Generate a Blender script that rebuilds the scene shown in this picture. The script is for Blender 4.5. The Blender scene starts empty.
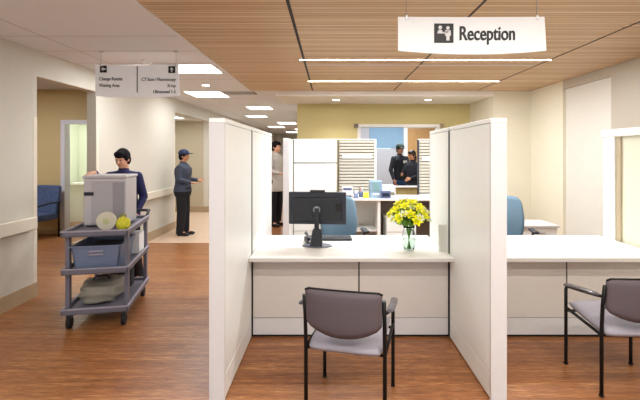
import bpy, bmesh, math, random
from mathutils import Vector, Matrix
random.seed(7)
PI = math.pi
sc = bpy.context.scene
COL = sc.collection
F = 430.0                      # focal length in pixels of a 640 px frame

# ------------------------------------------------------------------ materials
def srgb(r, g, b):
    def f(c):
        c /= 255.0
        return c/12.92 if c <= .04045 else ((c+.055)/1.055)**2.4
    return (f(r), f(g), f(b), 1)
MATS = {}
def mat(name, rgb, rough=.5, metal=0, emit=0, noise=0, nscale=20, trans=0, alpha=1, spec=.5, bump=0, stretch=None, ior=1.45, ecol=None):
    if name in MATS: return MATS[name]
    m = bpy.data.materials.new(name); m.use_nodes = True
    nt = m.node_tree; b = nt.nodes['Principled BSDF']
    col = srgb(*rgb)
    b.inputs['Base Color'].default_value = col
    b.inputs['Roughness'].default_value = rough
    b.inputs['Metallic'].default_value = metal
    b.inputs['Specular IOR Level'].default_value = spec
    b.inputs['Transmission Weight'].default_value = trans
    b.inputs['IOR'].default_value = ior
    if emit:
        b.inputs['Emission Color'].default_value = srgb(*(ecol or rgb)); b.inputs['Emission Strength'].default_value = emit
    tc = nt.nodes.new('ShaderNodeTexCoord'); mp = nt.nodes.new('ShaderNodeMapping')
    nt.links.new(tc.outputs['Object'], mp.inputs['Vector'])
    if stretch: mp.inputs['Scale'].default_value = stretch
    nz = nt.nodes.new('ShaderNodeTexNoise'); nz.inputs['Scale'].default_value = nscale; nz.inputs['Detail'].default_value = 4
    nt.links.new(mp.outputs[0], nz.inputs['Vector'])
    n = noise if noise else .03
    mx = nt.nodes.new('ShaderNodeMix'); mx.data_type = 'RGBA'
    mx.inputs[6].default_value = tuple(c*(1-n) for c in col[:3])+(1,)
    mx.inputs[7].default_value = tuple(min(1, c*(1+n)) for c in col[:3])+(1,)
    nt.links.new(nz.outputs['Fac'], mx.inputs[0]); nt.links.new(mx.outputs[2], b.inputs['Base Color'])
    if bump:
        bp = nt.nodes.new('ShaderNodeBump'); bp.inputs['Strength'].default_value = bump; bp.inputs['Distance'].default_value = .004
        nt.links.new(nz.outputs['Fac'], bp.inputs['Height']); nt.links.new(bp.outputs[0], b.inputs['Normal'])
    MATS[name] = m
    return m

def N(nt, t, **kw):
    n = nt.nodes.new(t)
    for k, v in kw.items(): setattr(n, k, v)
    return n
def mth(nt, op, a, b=None, c=None):
    n = N(nt, 'ShaderNodeMath', operation=op)
    for i, v in enumerate((a, b, c)):
        if v is None: continue
        if isinstance(v, (int, float)): n.inputs[i].default_value = v
        else: nt.links.new(v, n.inputs[i])
    return n.outputs[0]
def ramp(nt, fac, stops):
    r = N(nt, 'ShaderNodeValToRGB'); e = r.color_ramp.elements
    while len(e) < len(stops): e.new(.5)
    for el, (p, c) in zip(e, stops): el.position = p; el.color = c
    nt.links.new(fac, r.inputs[0]); return r.outputs[0]

def floor_material():
    m = bpy.data.materials.new('wood_floor'); m.use_nodes = True; nt = m.node_tree; b = nt.nodes['Principled BSDF']
    tc = N(nt, 'ShaderNodeTexCoord')
    mp = N(nt, 'ShaderNodeMapping'); mp.inputs['Scale'].default_value = (7.5, 95, 1); nt.links.new(tc.outputs['Object'], mp.inputs[0])
    n1 = N(nt, 'ShaderNodeTexNoise'); n1.inputs['Scale'].default_value = 1; n1.inputs['Detail'].default_value = 7; n1.inputs['Roughness'].default_value = .72
    nt.links.new(mp.outputs[0], n1.inputs['Vector'])
    mp2 = N(nt, 'ShaderNodeMapping'); mp2.inputs['Scale'].default_value = (1.2, 22, 1); nt.links.new(tc.outputs['Object'], mp2.inputs[0])
    n2 = N(nt, 'ShaderNodeTexNoise'); n2.inputs['Scale'].default_value = 1; n2.inputs['Detail'].default_value = 2
    nt.links.new(mp2.outputs[0], n2.inputs['Vector'])
    br = N(nt, 'ShaderNodeTexBrick'); br.inputs['Scale'].default_value = 1; br.inputs['Brick Width'].default_value = 1.2; br.inputs['Row Height'].default_value = .095
    br.inputs['Mortar Size'].default_value = .0012; br.inputs['Color1'].default_value = (.25,.25,.25,1); br.inputs['Color2'].default_value = (.75,.75,.75,1); br.inputs['Mortar'].default_value = (0,0,0,1)
    nt.links.new(tc.outputs['Object'], br.inputs['Vector'])
    f = mth(nt, 'ADD', mth(nt, 'MULTIPLY', n1.outputs['Fac'], .72), mth(nt, 'MULTIPLY', n2.outputs['Fac'], .28))
    f = mth(nt, 'ADD', f, mth(nt, 'MULTIPLY', mth(nt, 'SUBTRACT', br.outputs['Color'], .5), .10))
    c = ramp(nt, f, [(.32, srgb(92, 50, 30)), (.46, srgb(134, 84, 48)), (.56, srgb(162, 108, 64)), (.68, srgb(212, 162, 108))])
    nt.links.new(c, b.inputs['Base Color'])
    b.inputs['Roughness'].default_value = .34; b.inputs['Specular IOR Level'].default_value = .4
    return m

def slat_material():
    m = bpy.data.materials.new('wood_slat_ceiling'); m.use_nodes = True; nt = m.node_tree; b = nt.nodes['Principled BSDF']
    tc = N(nt, 'ShaderNodeTexCoord'); sp = N(nt, 'ShaderNodeSeparateXYZ'); nt.links.new(tc.outputs['Object'], sp.inputs[0])
    y = mth(nt, 'MULTIPLY', sp.outputs['Y'], 1/.052)
    fr = mth(nt, 'FRACT', y); idx = mth(nt, 'FLOOR', y)
    xi = mth(nt, 'FLOOR', mth(nt, 'MULTIPLY', mth(nt, 'ADD', sp.outputs['X'], .32), 1/1.49))
    wn = N(nt, 'ShaderNodeTexWhiteNoise', noise_dimensions='2D')
    cb = N(nt, 'ShaderNodeCombineXYZ'); nt.links.new(idx, cb.inputs[0]); nt.links.new(xi, cb.inputs[1]); nt.links.new(cb.outputs[0], wn.inputs['Vector'])
    mp = N(nt, 'ShaderNodeMapping'); mp.inputs['Scale'].default_value = (1.3, 30, 1); nt.links.new(tc.outputs['Object'], mp.inputs[0])
    nz = N(nt, 'ShaderNodeTexNoise'); nz.inputs['Scale'].default_value = 1.5; nz.inputs['Detail'].default_value = 4; nt.links.new(mp.outputs[0], nz.inputs['Vector'])
    f = mth(nt, 'ADD', mth(nt, 'MULTIPLY', wn.outputs['Value'], .45), mth(nt, 'MULTIPLY', nz.outputs['Fac'], .55))
    c = ramp(nt, f, [(.2, srgb(186, 152, 112)), (.5, srgb(206, 176, 138)), (.8, srgb(224, 198, 162))])
    gap = mth(nt, 'LESS_THAN', fr, .16)
    mx = N(nt, 'ShaderNodeMix', data_type='RGBA'); nt.links.new(gap, mx.inputs[0]); nt.links.new(c, mx.inputs[6]); mx.inputs[7].default_value = srgb(132, 96, 64)
    nt.links.new(mx.outputs[2], b.inputs['Base Color']); b.inputs['Roughness'].default_value = .5
    bp = N(nt, 'ShaderNodeBump'); bp.inputs['Strength'].default_value = .4; bp.inputs['Distance'].default_value = .01
    nt.links.new(mth(nt, 'SUBTRACT', 1, gap), bp.inputs['Height']); nt.links.new(bp.outputs[0], b.inputs['Normal'])
    return m

M = {
 'wall':   mat('painted_wall', (204, 199, 187), .7),
 'wallcream': mat('cream_wall', (228, 222, 202), .7),
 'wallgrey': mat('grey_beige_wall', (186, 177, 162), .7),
 'white':  mat('white_paint', (236, 233, 226), .6),
 'ceil':   mat('white_ceiling_board', (226, 226, 228), .85, noise=.02, nscale=3),
 'yellow': mat('yellow_wall', (206, 190, 134), .7),
 'tan':    mat('tan_wall', (196, 172, 126), .7),
 'base':   mat('tan_baseboard', (172, 150, 120), .5),
 'rail':   mat('handrail_vinyl', (222, 214, 198), .45),
 'lfloor': mat('beige_vinyl_floor', (214, 186, 160), .35, noise=.05, nscale=6),
 'panel':  mat('white_laminate_panel', (234, 236, 233), .35),
 'cap':    mat('pale_grey_trim', (210, 209, 210), .3),
 'modesty':mat('warm_grey_laminate', (206, 201, 195), .45),
 'desk':   mat('white_worktop', (244, 243, 238), .28),
 'deskedge':mat('worktop_edge', (206, 202, 198), .4),
 'black':  mat('black_gap', (20, 18, 18), .6),
 'blackm': mat('black_metal', (16, 14, 15), .45, spec=.25),
 'charc':  mat('charcoal_plastic', (46, 49, 58), .45),
 'charc2': mat('dark_grey_plastic', (38, 40, 44), .4),
 'silver': mat('silver_plastic', (150, 152, 158), .35, metal=.4),
 'upback': mat('mauve_grey_upholstery', (88, 79, 84), .75, noise=.06, nscale=60, bump=.1),
 'upseat': mat('pale_grey_upholstery', (150, 146, 156), .7, noise=.06, nscale=60, bump=.1),
 'armpad': mat('dark_glossy_arm_pad', (84, 82, 88), .25, spec=.7),
 'blueup': mat('blue_grey_mesh_fabric', (112, 140, 160), .75, noise=.08, nscale=80, bump=.1),
 'bluepat':mat('blue_patterned_upholstery', (70, 86, 122), .8, noise=.6, nscale=22),
 'darkwood':mat('dark_brown_wood', (90, 62, 40), .5),
 'sign':   mat('frosted_sign_board', (222, 224, 226), .3, noise=.05, nscale=4),
 'ink':    mat('black_lettering', (24, 24, 26), .5),
 'pict':   mat('pale_pictogram', (205, 206, 208), .5),
 'cable':  mat('steel_cable', (150, 150, 150), .35, metal=.8),
 'alu':    mat('brushed_aluminium', (190, 190, 192), .35, metal=.6),
 'slat':   mat('warm_grey_slat', (190, 185, 172), .45),
 'gapgrey':mat('slat_shadow_gap', (120, 114, 104), .7),
 'brownbox': mat('taupe_cabinet_interior', (128, 116, 106), .7),
 'bluewall': mat('blue_painted_wall', (134, 164, 188), .7),
 'greywall': mat('pale_lilac_grey_wall', (190, 188, 192), .7),
 'doorwood': mat('maple_door', (196, 150, 96), .5, noise=.12, nscale=5, stretch=(8, 1, 1)),
 'greenwall': mat('pale_green_wall', (214, 218, 196), .7),
 'lilacframe': mat('pale_lilac_door_frame', (206, 202, 210), .4),
 'skin':   mat('light_skin', (214, 160, 130), .55, noise=.05, nscale=12),
 'skin2':  mat('tan_skin', (190, 132, 98), .55, noise=.05, nscale=12),
 'hair':   mat('black_hair', (24, 20, 24), .5, noise=.3, nscale=70, bump=.3),
 'hairbr': mat('dark_brown_hair', (46, 32, 26), .5, noise=.3, nscale=70, bump=.3),
 'eye':    mat('dark_eye', (26, 18, 16), .3),
 'lip':    mat('lip', (166, 88, 80), .5),
 'navy':   mat('navy_cotton', (28, 30, 74), .85, noise=.08, nscale=20),
 'dkgrey': mat('black_apron_cloth', (34, 34, 42), .85),
 'shirtbl':mat('slate_blue_shirt', (60, 66, 82), .85, noise=.08, nscale=16),
 'capbl':  mat('navy_cap_cloth', (36, 46, 76), .8),
 'trouser':mat('black_trousers', (22, 22, 28), .85, noise=.08, nscale=20),
 'coat':   mat('pale_grey_coat', (186, 180, 172), .85, noise=.08, nscale=14),
 'jacket': mat('black_jacket', (32, 34, 44), .8, noise=.08, nscale=20),
 'jeans':  mat('blue_denim', (48, 84, 132), .85, noise=.12, nscale=30),
 'greenhat': mat('dark_green_hat', (40, 52, 44), .85),
 'shoe':   mat('black_shoe', (18, 18, 20), .45),
 'cart':   mat('grey_plastic_cart', (104, 102, 114), .5),
 'cartrim':mat('pale_cart_edge', (150, 144, 158), .45),
 'tyre':   mat('black_rubber', (26, 24, 28), .7),
 'machine':mat('light_grey_casing', (186, 182, 184), .45),
 'machine2':mat('mid_grey_casing', (146, 142, 148), .45),
 'bin':    mat('blue_grey_bin', (106, 118, 144), .5),
 'darkin': mat('dark_contents', (44, 42, 50), .8),
 'cream':  mat('cream_plastic', (206, 198, 178), .5),
 'yell':   mat('bright_yellow_plastic', (214, 206, 50), .5),
 'paper':  mat('white_paper', (240, 240, 240), .8),
 'bag':    mat('grey_green_cloth_bag', (140, 134, 122), .9, noise=.12, nscale=12),
 'bluedev':mat('pale_blue_plastic', (136, 162, 184), .4),
 'bluedev2':mat('blue_violet_plastic', (94, 104, 138), .4),
 'screen': mat('dark_screen', (40, 48, 66), .2),
 'glassp': mat('clear_vase_glass', (242, 250, 246), .02, trans=1, ior=1.22),
 'water':  mat('vase_water', (238, 246, 236), .02, trans=1, ior=1.08),
 'petaly': mat('yellow_petal', (252, 244, 30), .55, noise=.08, nscale=30),
 'petalw': mat('white_petal', (240, 246, 222), .55, noise=.05, nscale=30),
 'centre': mat('yellow_stamen', (190, 200, 40), .6),
 'leaf':   mat('green_leaf', (108, 156, 44), .55, noise=.2, nscale=20),
 'bud':    mat('lime_bud', (196, 224, 60), .55, noise=.1, nscale=20),
 'red':    mat('red_plastic', (196, 60, 50), .5),
 'vent':   mat('dark_vent_slot', (110, 104, 98), .7),
}
M['hair'].node_tree.nodes['Principled BSDF'].inputs['Specular IOR Level'].default_value = .15
M['hair'].node_tree.nodes['Principled BSDF'].inputs['Roughness'].default_value = .8
M['floor'] = floor_material(); M['wood'] = slat_material()
def emat(name, rgb, s):
    return mat(name, rgb, .5, emit=s)
M['lamp'] = emat('lit_diffuser', (255, 248, 240), 7)
M['lampfar'] = emat('lit_diffuser_corridor', (255, 248, 240), 6)
M['slot'] = emat('lit_linear_slot', (255, 236, 206), 26)
M['spot'] = emat('lit_downlight', (255, 240, 214), 30)

# ------------------------------------------------------------------ mesh helpers
def box(bm, x0, x1, y0, y1, z0, z1, bev=0, mi=0, mtx=None):
    t = bmesh.new()
    bmesh.ops.create_cube(t, size=1)
    for v in t.verts:
        v.co = Vector(((x0+x1)/2+v.co.x*(x1-x0), (y0+y1)/2+v.co.y*(y1-y0), (z0+z1)/2+v.co.z*(z1-z0)))
    if bev: bmesh.ops.bevel(t, geom=list(t.edges), offset=bev, segments=2, affect='EDGES', profile=.5)
    merge(bm, t, mi, mtx)
def merge(bm, t, mi=0, mtx=None):
    if mtx is not None: bmesh.ops.transform(t, matrix=mtx, verts=list(t.verts))
    for f in t.faces: f.material_index = mi
    me = bpy.data.meshes.new('tmp'); t.to_mesh(me); t.free(); bm.from_mesh(me); bpy.data.meshes.remove(me)
def B(*boxes, bev=0):
    bm = bmesh.new()
    for b in boxes: box(bm, *b, bev=bev)
    return bm
def frame_of(d):
    d = Vector(d).normalized(); a = Vector((0, 0, 1)) if abs(d.z) < .95 else Vector((1, 0, 0))
    u = d.cross(a).normalized(); v = d.cross(u).normalized()
    return u, v
def tube(bm, pts, r, seg=10, closed=False, mi=0, flat=None):
    pts = [Vector(p) for p in pts]; rings = []
    n = len(pts); u = None
    for i, p in enumerate(pts):
        a = pts[(i-1) % n] if (i > 0 or closed) else p; b = pts[(i+1) % n] if (i < n-1 or closed) else p
        d = (b-a).normalized()
        if u is None: u, v = frame_of(d)
        else:
            u = (u-d*u.dot(d)).normalized(); v = d.cross(u).normalized()
        rr = r[i] if isinstance(r, (list, tuple)) else r
        rings.append([bm.verts.new(p+(u*math.cos(2*PI*k/seg)+v*math.sin(2*PI*k/seg)*(flat or 1))*rr) for k in range(seg)])
    for i in range(n if closed else n-1):
        A, C = rings[i], rings[(i+1) % n]
        for k in range(seg):
            f = bm.faces.new((A[k], A[(k+1) % seg], C[(k+1) % seg], C[k])); f.material_index = mi; f.smooth = True
    if not closed:
        for R_, rev in ((rings[0], True), (rings[-1], False)):
            f = bm.faces.new(R_[::-1] if rev else R_); f.material_index = mi
def smooth_path(pts, n=6):
    P = [Vector(p) for p in pts]; P = [P[0]*2-P[1]]+P+[P[-1]*2-P[-2]]; out = []
    for i in range(1, len(P)-2):
        a, b, c, d = P[i-1:i+3]
        for k in range(n):
            t = k/n
            out.append(.5*((2*b)+(c-a)*t+(2*a-5*b+4*c-d)*t*t+(3*b-a-3*c+d)*t**3))
    out.append(P[-2]); return out
def lathe(bm, prof, seg=24, c=(0, 0, 0), mi=0):
    rings = []
    for r, z in prof:
        if r < 1e-5: rings.append([bm.verts.new((c[0], c[1], c[2]+z))])
        else: rings.append([bm.verts.new((c[0]+r*math.cos(2*PI*k/seg), c[1]+r*math.sin(2*PI*k/seg), c[2]+z)) for k in range(seg)])
    for A, C in zip(rings, rings[1:]):
        for k in range(seg):
            k2 = (k+1) % seg
            if len(A) == 1 and len(C) == 1: continue
            if len(A) == 1: f = bm.faces.new((A[0], C[k2], C[k]))
            elif len(C) == 1: f = bm.faces.new((A[k], A[k2], C[0]))
            else: f = bm.faces.new((A[k], A[k2], C[k2], C[k]))
            f.smooth = True; f.material_index = mi
def prism(bm, outline, axis, d0, d1, mi=0, bev=0):
    """outline of 2-D points extruded along axis ('x','y','z') from d0 to d1"""
    t = bmesh.new()
    def P(a, b, d): return {'x': (d, a, b), 'y': (a, d, b), 'z': (a, b, d)}[axis]
    A = [t.verts.new(P(a, b, d0)) for a, b in outline]; C = [t.verts.new(P(a, b, d1)) for a, b in outline]
    n = len(A)
    t.faces.new(A[::-1]); t.faces.new(C)
    for k in range(n): t.faces.new((A[k], A[(k+1) % n], C[(k+1) % n], C[k]))
    bmesh.ops.recalc_face_normals(t, faces=list(t.faces))
    if bev: bmesh.ops.bevel(t, geom=list(t.edges), offset=bev, segments=2, affect='EDGES', profile=.5)
    merge(bm, t, mi)
def ellipsoid(bm, c, r, seg=16, mtx=None, mi=0):
    t = bmesh.new(); bmesh.ops.create_uvsphere(t, u_segments=seg, v_segments=max(8, seg*2//3), radius=1)
    mm = Matrix.Translation(Vector(c)) @ (mtx or Matrix.Identity(4)) @ Matrix.Diagonal((r[0], r[1], r[2], 1))
    for f in t.faces: f.smooth = True
    merge(bm, t, mi, mm)
def capsule(bm, a, b, ra, rb, seg=12):
    a = Vector(a); b = Vector(b)
    tube(bm, [a, b], [ra, rb], seg); ellipsoid(bm, a, (ra,)*3, seg); ellipsoid(bm, b, (rb,)*3, seg)

def obj(name, bm, m, parent=None, smooth=False):
    me = bpy.data.meshes.new(name)
    if smooth:
        for f in bm.faces: f.smooth = True
    bm.to_mesh(me); bm.free()
    for x in (m if isinstance(m, (list, tuple)) else [m]): me.materials.append(M[x] if isinstance(x, str) else x)
    o = bpy.data.objects.new(name, me); COL.objects.link(o)
    if parent is not None: o.parent = parent
    return o
def thing(name, label, cat, loc=(0, 0, 0), rotz=0, group=None):
    o = bpy.data.objects.new(name, None); COL.objects.link(o); o.empty_display_size = .1
    o.location = loc; o.rotation_euler = (0, 0, rotz); o['label'] = label; o['category'] = cat
    if group: o['group'] = group
    return o
def tag(o, label, cat, group=None, kind=None):
    o['label'] = label; o['category'] = cat
    if group: o['group'] = group
    if kind: o['kind'] = kind
    return o
def struct(name, bm, m, parent=None):
    o = obj(name, bm, m, parent)
    if parent is None: o['kind'] = 'structure'
    return o
def dup(root, loc, rotz=None, label=None, group=None, scale=None):
    r = root.copy(); COL.objects.link(r); r.location = loc
    if rotz is not None: r.rotation_euler = (0, 0, rotz)
    if label: r['label'] = label
    if group: r['group'] = group
    if scale: r.scale = (scale,)*3
    for ch in list(root.children):
        c = ch.copy(); COL.objects.link(c); c.parent = r
        for g in ch.children:
            d = g.copy(); COL.objects.link(d); d.parent = c
    return r
def text_mesh(name, body, size, m, parent, loc, align='LEFT', bold=.0, rx=PI/2, sx=1, heavy=0):
    cu = bpy.data.curves.new(name, 'FONT'); cu.body = body; cu.size = size; cu.align_x = align; cu.offset = bold; cu.extrude = .0012
    cu.space_line = 1.05
    t = bpy.data.objects.new('t', cu); COL.objects.link(t)
    bpy.context.view_layer.update()
    me = bpy.data.meshes.new_from_object(t.evaluated_get(bpy.context.evaluated_depsgraph_get()))
    bpy.data.objects.remove(t); bpy.data.curves.remove(cu)
    if heavy:
        b2 = bmesh.new()
        for k, dx in enumerate((-heavy, 0, heavy)):
            m2 = me.copy(); m2.transform(Matrix.Translation((dx, (k-1)*heavy*.35, .0004*k))); b2.from_mesh(m2); bpy.data.meshes.remove(m2)
        b2.to_mesh(me); b2.free()
    me.name = name; me.transform(Matrix.Translation(Vector(loc)) @ Matrix.Rotation(rx, 4, 'X') @ Matrix.Diagonal((sx, 1, 1, 1)))
    me.materials.clear(); me.materials.append(M[m])
    o = bpy.data.objects.new(name, me); COL.objects.link(o); o.parent = parent
    return o

# ================================================================== SETTING
XL, XR, H = -3.28, 3.72, 2.75
YB = -2.5
WOODX, WOODY = -1.465, 7.98
struct('floor', B((-7.2, 4.3, YB, 26.2, -.1, 0)), 'floor')
struct('floor_corridor', B((-4.6, -1.75, 7.64, 26.1, 0, .003)), 'lfloor')
# ceilings
struct('ceiling', B((XL-.13, WOODX, YB, 26.2, H, H+.15), (WOODX, -1.02, WOODY, 26.2, H, H+.15), (-1.02, -.58, 9.3, 26.2, H, H+.15)), 'ceil')
struct('ceiling_wood', B((WOODX, XR+.12, YB, WOODY, H, H+.15)), 'wood')
struct('ceiling_soffit', B((-1.02, 3.03, WOODY+.001, 9.3, 2.66, H+.15)), 'white')
# dark joints between the wood panels
for i, (x, w) in enumerate(((-.32, .026), (1.17, .018), (2.71, .014))):
    struct('trim_%d' % (i+1), B((x-w/2, x+w/2, YB, WOODY-.1, H-.004, H+.01)), 'black')
struct('trim_4', B((WOODX-.02, WOODX+.004, YB, WOODY, H-.012, H+.02)), 'ceil')
# ceiling board joints (hairline)
bm = bmesh.new()
for y in (1.6, 2.9, 4.23, 4.85, 5.5, 6.7, 7.9, 9.1, 10.3, 11.5): box(bm, XL, WOODX-.02, y-.005, y+.005, H-.001, H+.01)
for x in (-2.83,): box(bm, x-.005, x+.005, YB, 26, H-.001, H+.01)
struct('trim_5', bm, mat('joint_shadow_line', (176, 164, 154), .8))

# left corridor wall with the two openings
OT = 2.46
struct('wall_left', B((XL-.13, XL, YB, 4.81, 0, H), (XL-.13, XL, 4.81, 6.03, OT, H), (XL-.13, XL, 6.03, 9.1, 0, H),
                      (XL-.13, XL, 9.1, 11.6, OT, H), (XL-.13, XL, 11.6, 26.1, 0, H)), 'wall')
struct('baseboard_left', B((XL, XL+.012, YB, 4.81, 0, .16), (XL, XL+.012, 6.03, 9.1, 0, .16), (XL, XL+.012, 11.6, 26, 0, .16),
                           (XL-.13, XL+.012, 9.088, 9.1, 0, .16)), 'base')
def rail(n, y0, y1):
    bm = bmesh.new()
    box(bm, XL+.04, XL+.075, y0, y1, .765, .905, bev=.012)
    box(bm, XL, XL+.05, y0+.01, y1-.01, .80, .87)
    struct('trim_%d' % n, bm, 'rail')
rail(6, YB, 4.72); rail(7, 6.12, 9.0); rail(8, 11.7, 20)
bm = bmesh.new()
for y in (4.75, 6.03, 9.04): box(bm, XL, XL+.004, y, y+.06, .16, 2.0)
struct('trim_9', bm, 'rail')
# alcove behind the first opening
struct('wall_alcove_back', B((-7.0, -5.25, 8.5, 8.6, 0, 2.85), (-5.25, -4.70, 8.5, 8.6, 2.2, 2.85), (-4.70, XL-.13, 8.5, 8.6, 0, 2.85)), 'tan')
struct('wall_alcove_side', B((-7.1, -7.0, 3.6, 8.6, 0, 2.85), (-7.0, XL-.13, 3.5, 3.6, 0, 2.85)), 'tan')
struct('ceiling_alcove', B((-7.1, XL-.13, 3.5, 8.6, 2.85, 2.95)), mat('lilac_grey_ceiling', (206, 204, 214), .8))
struct('baseboard_alcove', B((-7.0, -5.27, 8.488, 8.5, 0, .1), (-4.68, XL-.13, 8.488, 8.5, 0, .1)), 'base')
struct('trim_10', B((-5.29, -5.21, 8.44, 8.62, 0, 2.25), (-4.74, -4.66, 8.44, 8.62, 0, 2.25), (-5.21, -4.74, 8.44, 8.62, 2.17, 2.25)), 'lilacframe')
# pale green room behind the alcove doorway
struct('wall_exam_room', B((-6.2, -4.5, 10.6, 10.7, 0, 2.6), (-6.3, -6.2, 8.6, 10.7, 0, 2.6), (-4.56, -4.5, 8.6, 10.6, 0, 2.6)), 'greenwall')
struct('ceiling_exam_room', B((-6.3, -4.5, 8.6, 10.7, 2.6, 2.7)), 'white')
# cross corridor behind the second opening
struct('wall_cross_corridor', B((-4.45, XL-.13, 11.6, 11.7, 0, OT+.1), (-4.5, -4.45, 9.0, 11.7, 0, OT+.1), (-4.45, XL-.13, 9.0, 9.1, 0, OT+.1)),
       mat('beige_wall', (184, 172, 148), .7))
struct('ceiling_cross_corridor', B((-4.5, XL-.13, 9.0, 11.7, OT, OT+.1)), 'ceil')
struct('baseboard_cross_corridor', B((-4.45, XL, 11.585, 11.6, 0, .16)), 'base')
# far corridor
struct('wall_corridor_end', B((XL-.13, -.5, 26, 26.1, 0, H)), 'wall')
struct('wall_corridor_right', B((-.71, -.6, 9.42, 26, 0, H)), 'wall')
# yellow wall with the pass-through window
WX0, WX1, WZ0, WZ1 = .65, 2.32, .886, 2.16
struct('wall_yellow', B((-.71, WX0, 9.3, 9.42, 0, 2.66), (WX1, 3.03, 9.3, 9.42, 0, 2.66), (WX0, WX1, 9.3, 9.42, WZ1, 2.66), (WX0, WX1, 9.3, 9.42, 0, WZ0)), 'yellow')
wf = struct('window_1', B((WX0-.06, WX0+.012, 9.27, 9.45, WZ0-.03, WZ1+.06), (WX1-.012, WX1+.06, 9.27, 9.45, WZ0-.03, WZ1+.06), (WX0-.1, WX1+.1, 9.25, 9.3, WZ1, WZ1+.06)), 'white')
obj('window_sill', B((WX0-.06, WX1+.06, 9.2, 9.5, WZ0-.03, WZ0), bev=.006), 'desk', wf)
obj('track_end', B((WX0-.13, WX0-.04, 9.22, 9.27, WZ1-.01, WZ1+.07), bev=.005), mat('grey_end_cap', (110, 98, 88), .5), wf)
obj('track_end', B((WX1+.04, WX1+.13, 9.22, 9.27, WZ1-.01, WZ1+.07), bev=.005), 'base', wf)
# room beyond
struct('wall_beyond', B((.3, 1.12, 12.2, 12.3, 0, H), (1.12, 1.74, 12.2, 12.3, 0, 1.72), (1.74, 3.6, 12.2, 12.3, 0, H), (.2, .3, 9.42, 12.3, 0, H), (3.6, 3.7, 9.42, 12.3, 0, H)), 'greywall')
struct('wall_beyond_blue', B((1.12, 2.08, 12.17, 12.3, 1.74, H)), 'bluewall')
struct('ceiling_beyond', B((.2, 3.7, 9.42, 12.3, H, H+.1)), 'ceil')
d = struct('door_1', B((2.18, 3.1, 12.1, 12.17, 0, 2.3)), 'doorwood')
obj('door_frame', B((2.08, 2.18, 12.08, 12.2, 0, 2.4), (3.1, 3.2, 12.08, 12.2, 0, 2.4), (2.18, 3.1, 12.08, 12.2, 2.3, 2.4)), 'white', d)
bm = bmesh.new(); tube(bm, [(2.26, 12.1, 1.0), (2.26, 12.04, 1.0), (2.38, 12.04, 1.0)], .012); obj('door_handle', bm, 'alu', d)
# right side
struct('wall_right_return', B((3.03, XR+.12, WOODY+.001, 9.42, 0, H)), 'wallcream')
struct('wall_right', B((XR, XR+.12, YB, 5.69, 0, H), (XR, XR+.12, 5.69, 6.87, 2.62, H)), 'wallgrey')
struct('wall_right_far', B((XR, XR+.12, 6.87, WOODY, 0, H)), 'wallcream')
struct('wall_right_recess', B((XR+.05, XR+.18, 5.69, 6.87, 0, 2.62)), mat('off_white_recess_paint', (220, 216, 206), .7))
struct('baseboard_right', B((XR-.012, XR, YB, 5.69, 0, .12), (XR-.012, XR, 6.87, WOODY, 0, .12)), 'base')

# ================================================================== CEILING LIGHTS
def troffer(x0, x1, y0, y1, label, group=None, m='lamp', z=H, power=0):
    cx, cy = (x0+x1)/2, (y0+y1)/2; hx, hy = (x1-x0)/2, (y1-y0)/2
    t = thing('ceiling_light', label, 'ceiling light', (cx, cy, z), 0, group)
    obj('frame', B((-hx, hx, -hy, -hy+.02, -.008, .0), (-hx, hx, hy-.02, hy, -.008, .0), (-hx, -hx+.02, -hy+.02, hy-.02, -.008, .0), (hx-.02, hx, -hy+.02, hy-.02, -.008, .0)), 'cap', t)
    obj('diffuser', B((-hx+.02, hx-.02, -hy+.02, hy-.02, -.006, -.001)), m, t)
    if power:
        L = bpy.data.lights.new('troffer_lamp', 'AREA'); L.shape = 'RECTANGLE'; L.size = 2*hx-.06; L.size_y = 2*hy-.06; L.energy = power*1.25; L.color = (.82, .92, 1)
        o = bpy.data.objects.new('troffer_lamp', L); COL.objects.link(o); o.location = (0, 0, -.009); o.parent = t
    return t
troffer(-2.75, -1.52, 5.56, 6.18, 'recessed fluorescent ceiling light partly behind the hanging direction sign', power=17)
troffer(-2.75, -2.04, 8.0, 8.83, 'square-looking recessed light in the white ceiling beside the dark vent', power=12)
troffer(-2.1, -1.48, 10.65, 11.35, 'recessed corridor light above the near partition top, wider of the first pair', power=22)
troffer(-2.6, -1.98, 13.1, 13.8, 'recessed corridor light second in line behind the vent', m='lampfar', power=18)
troffer(-2.0, -1.3, 16.0, 17.0, 'far corridor light above the grey-coated person', m='lampfar', power=18)
troffer(-2.7, -2.0, 18.4, 19.4, 'far corridor light just left of the one over the grey-coated person', m='lampfar')
troffer(-1.7, -1.0, 20.4, 21.4, 'small-looking corridor light next to the yellow wall corner', m='lampfar')
troffer(-2.4, -1.5, 23.2, 24.2, 'farthest and lowest-looking corridor light at the corridor end', m='lampfar')
# unseen troffers added around the camera to brighten the foreground
troffer(-2.9, -1.7, 1.2, 1.8, 'added out-of-view light in the white ceiling nearest the viewer', power=10)
troffer(-2.9, -1.7, -1.2, -.6, 'added out-of-view light in the white ceiling behind the viewer', power=16)

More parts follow.
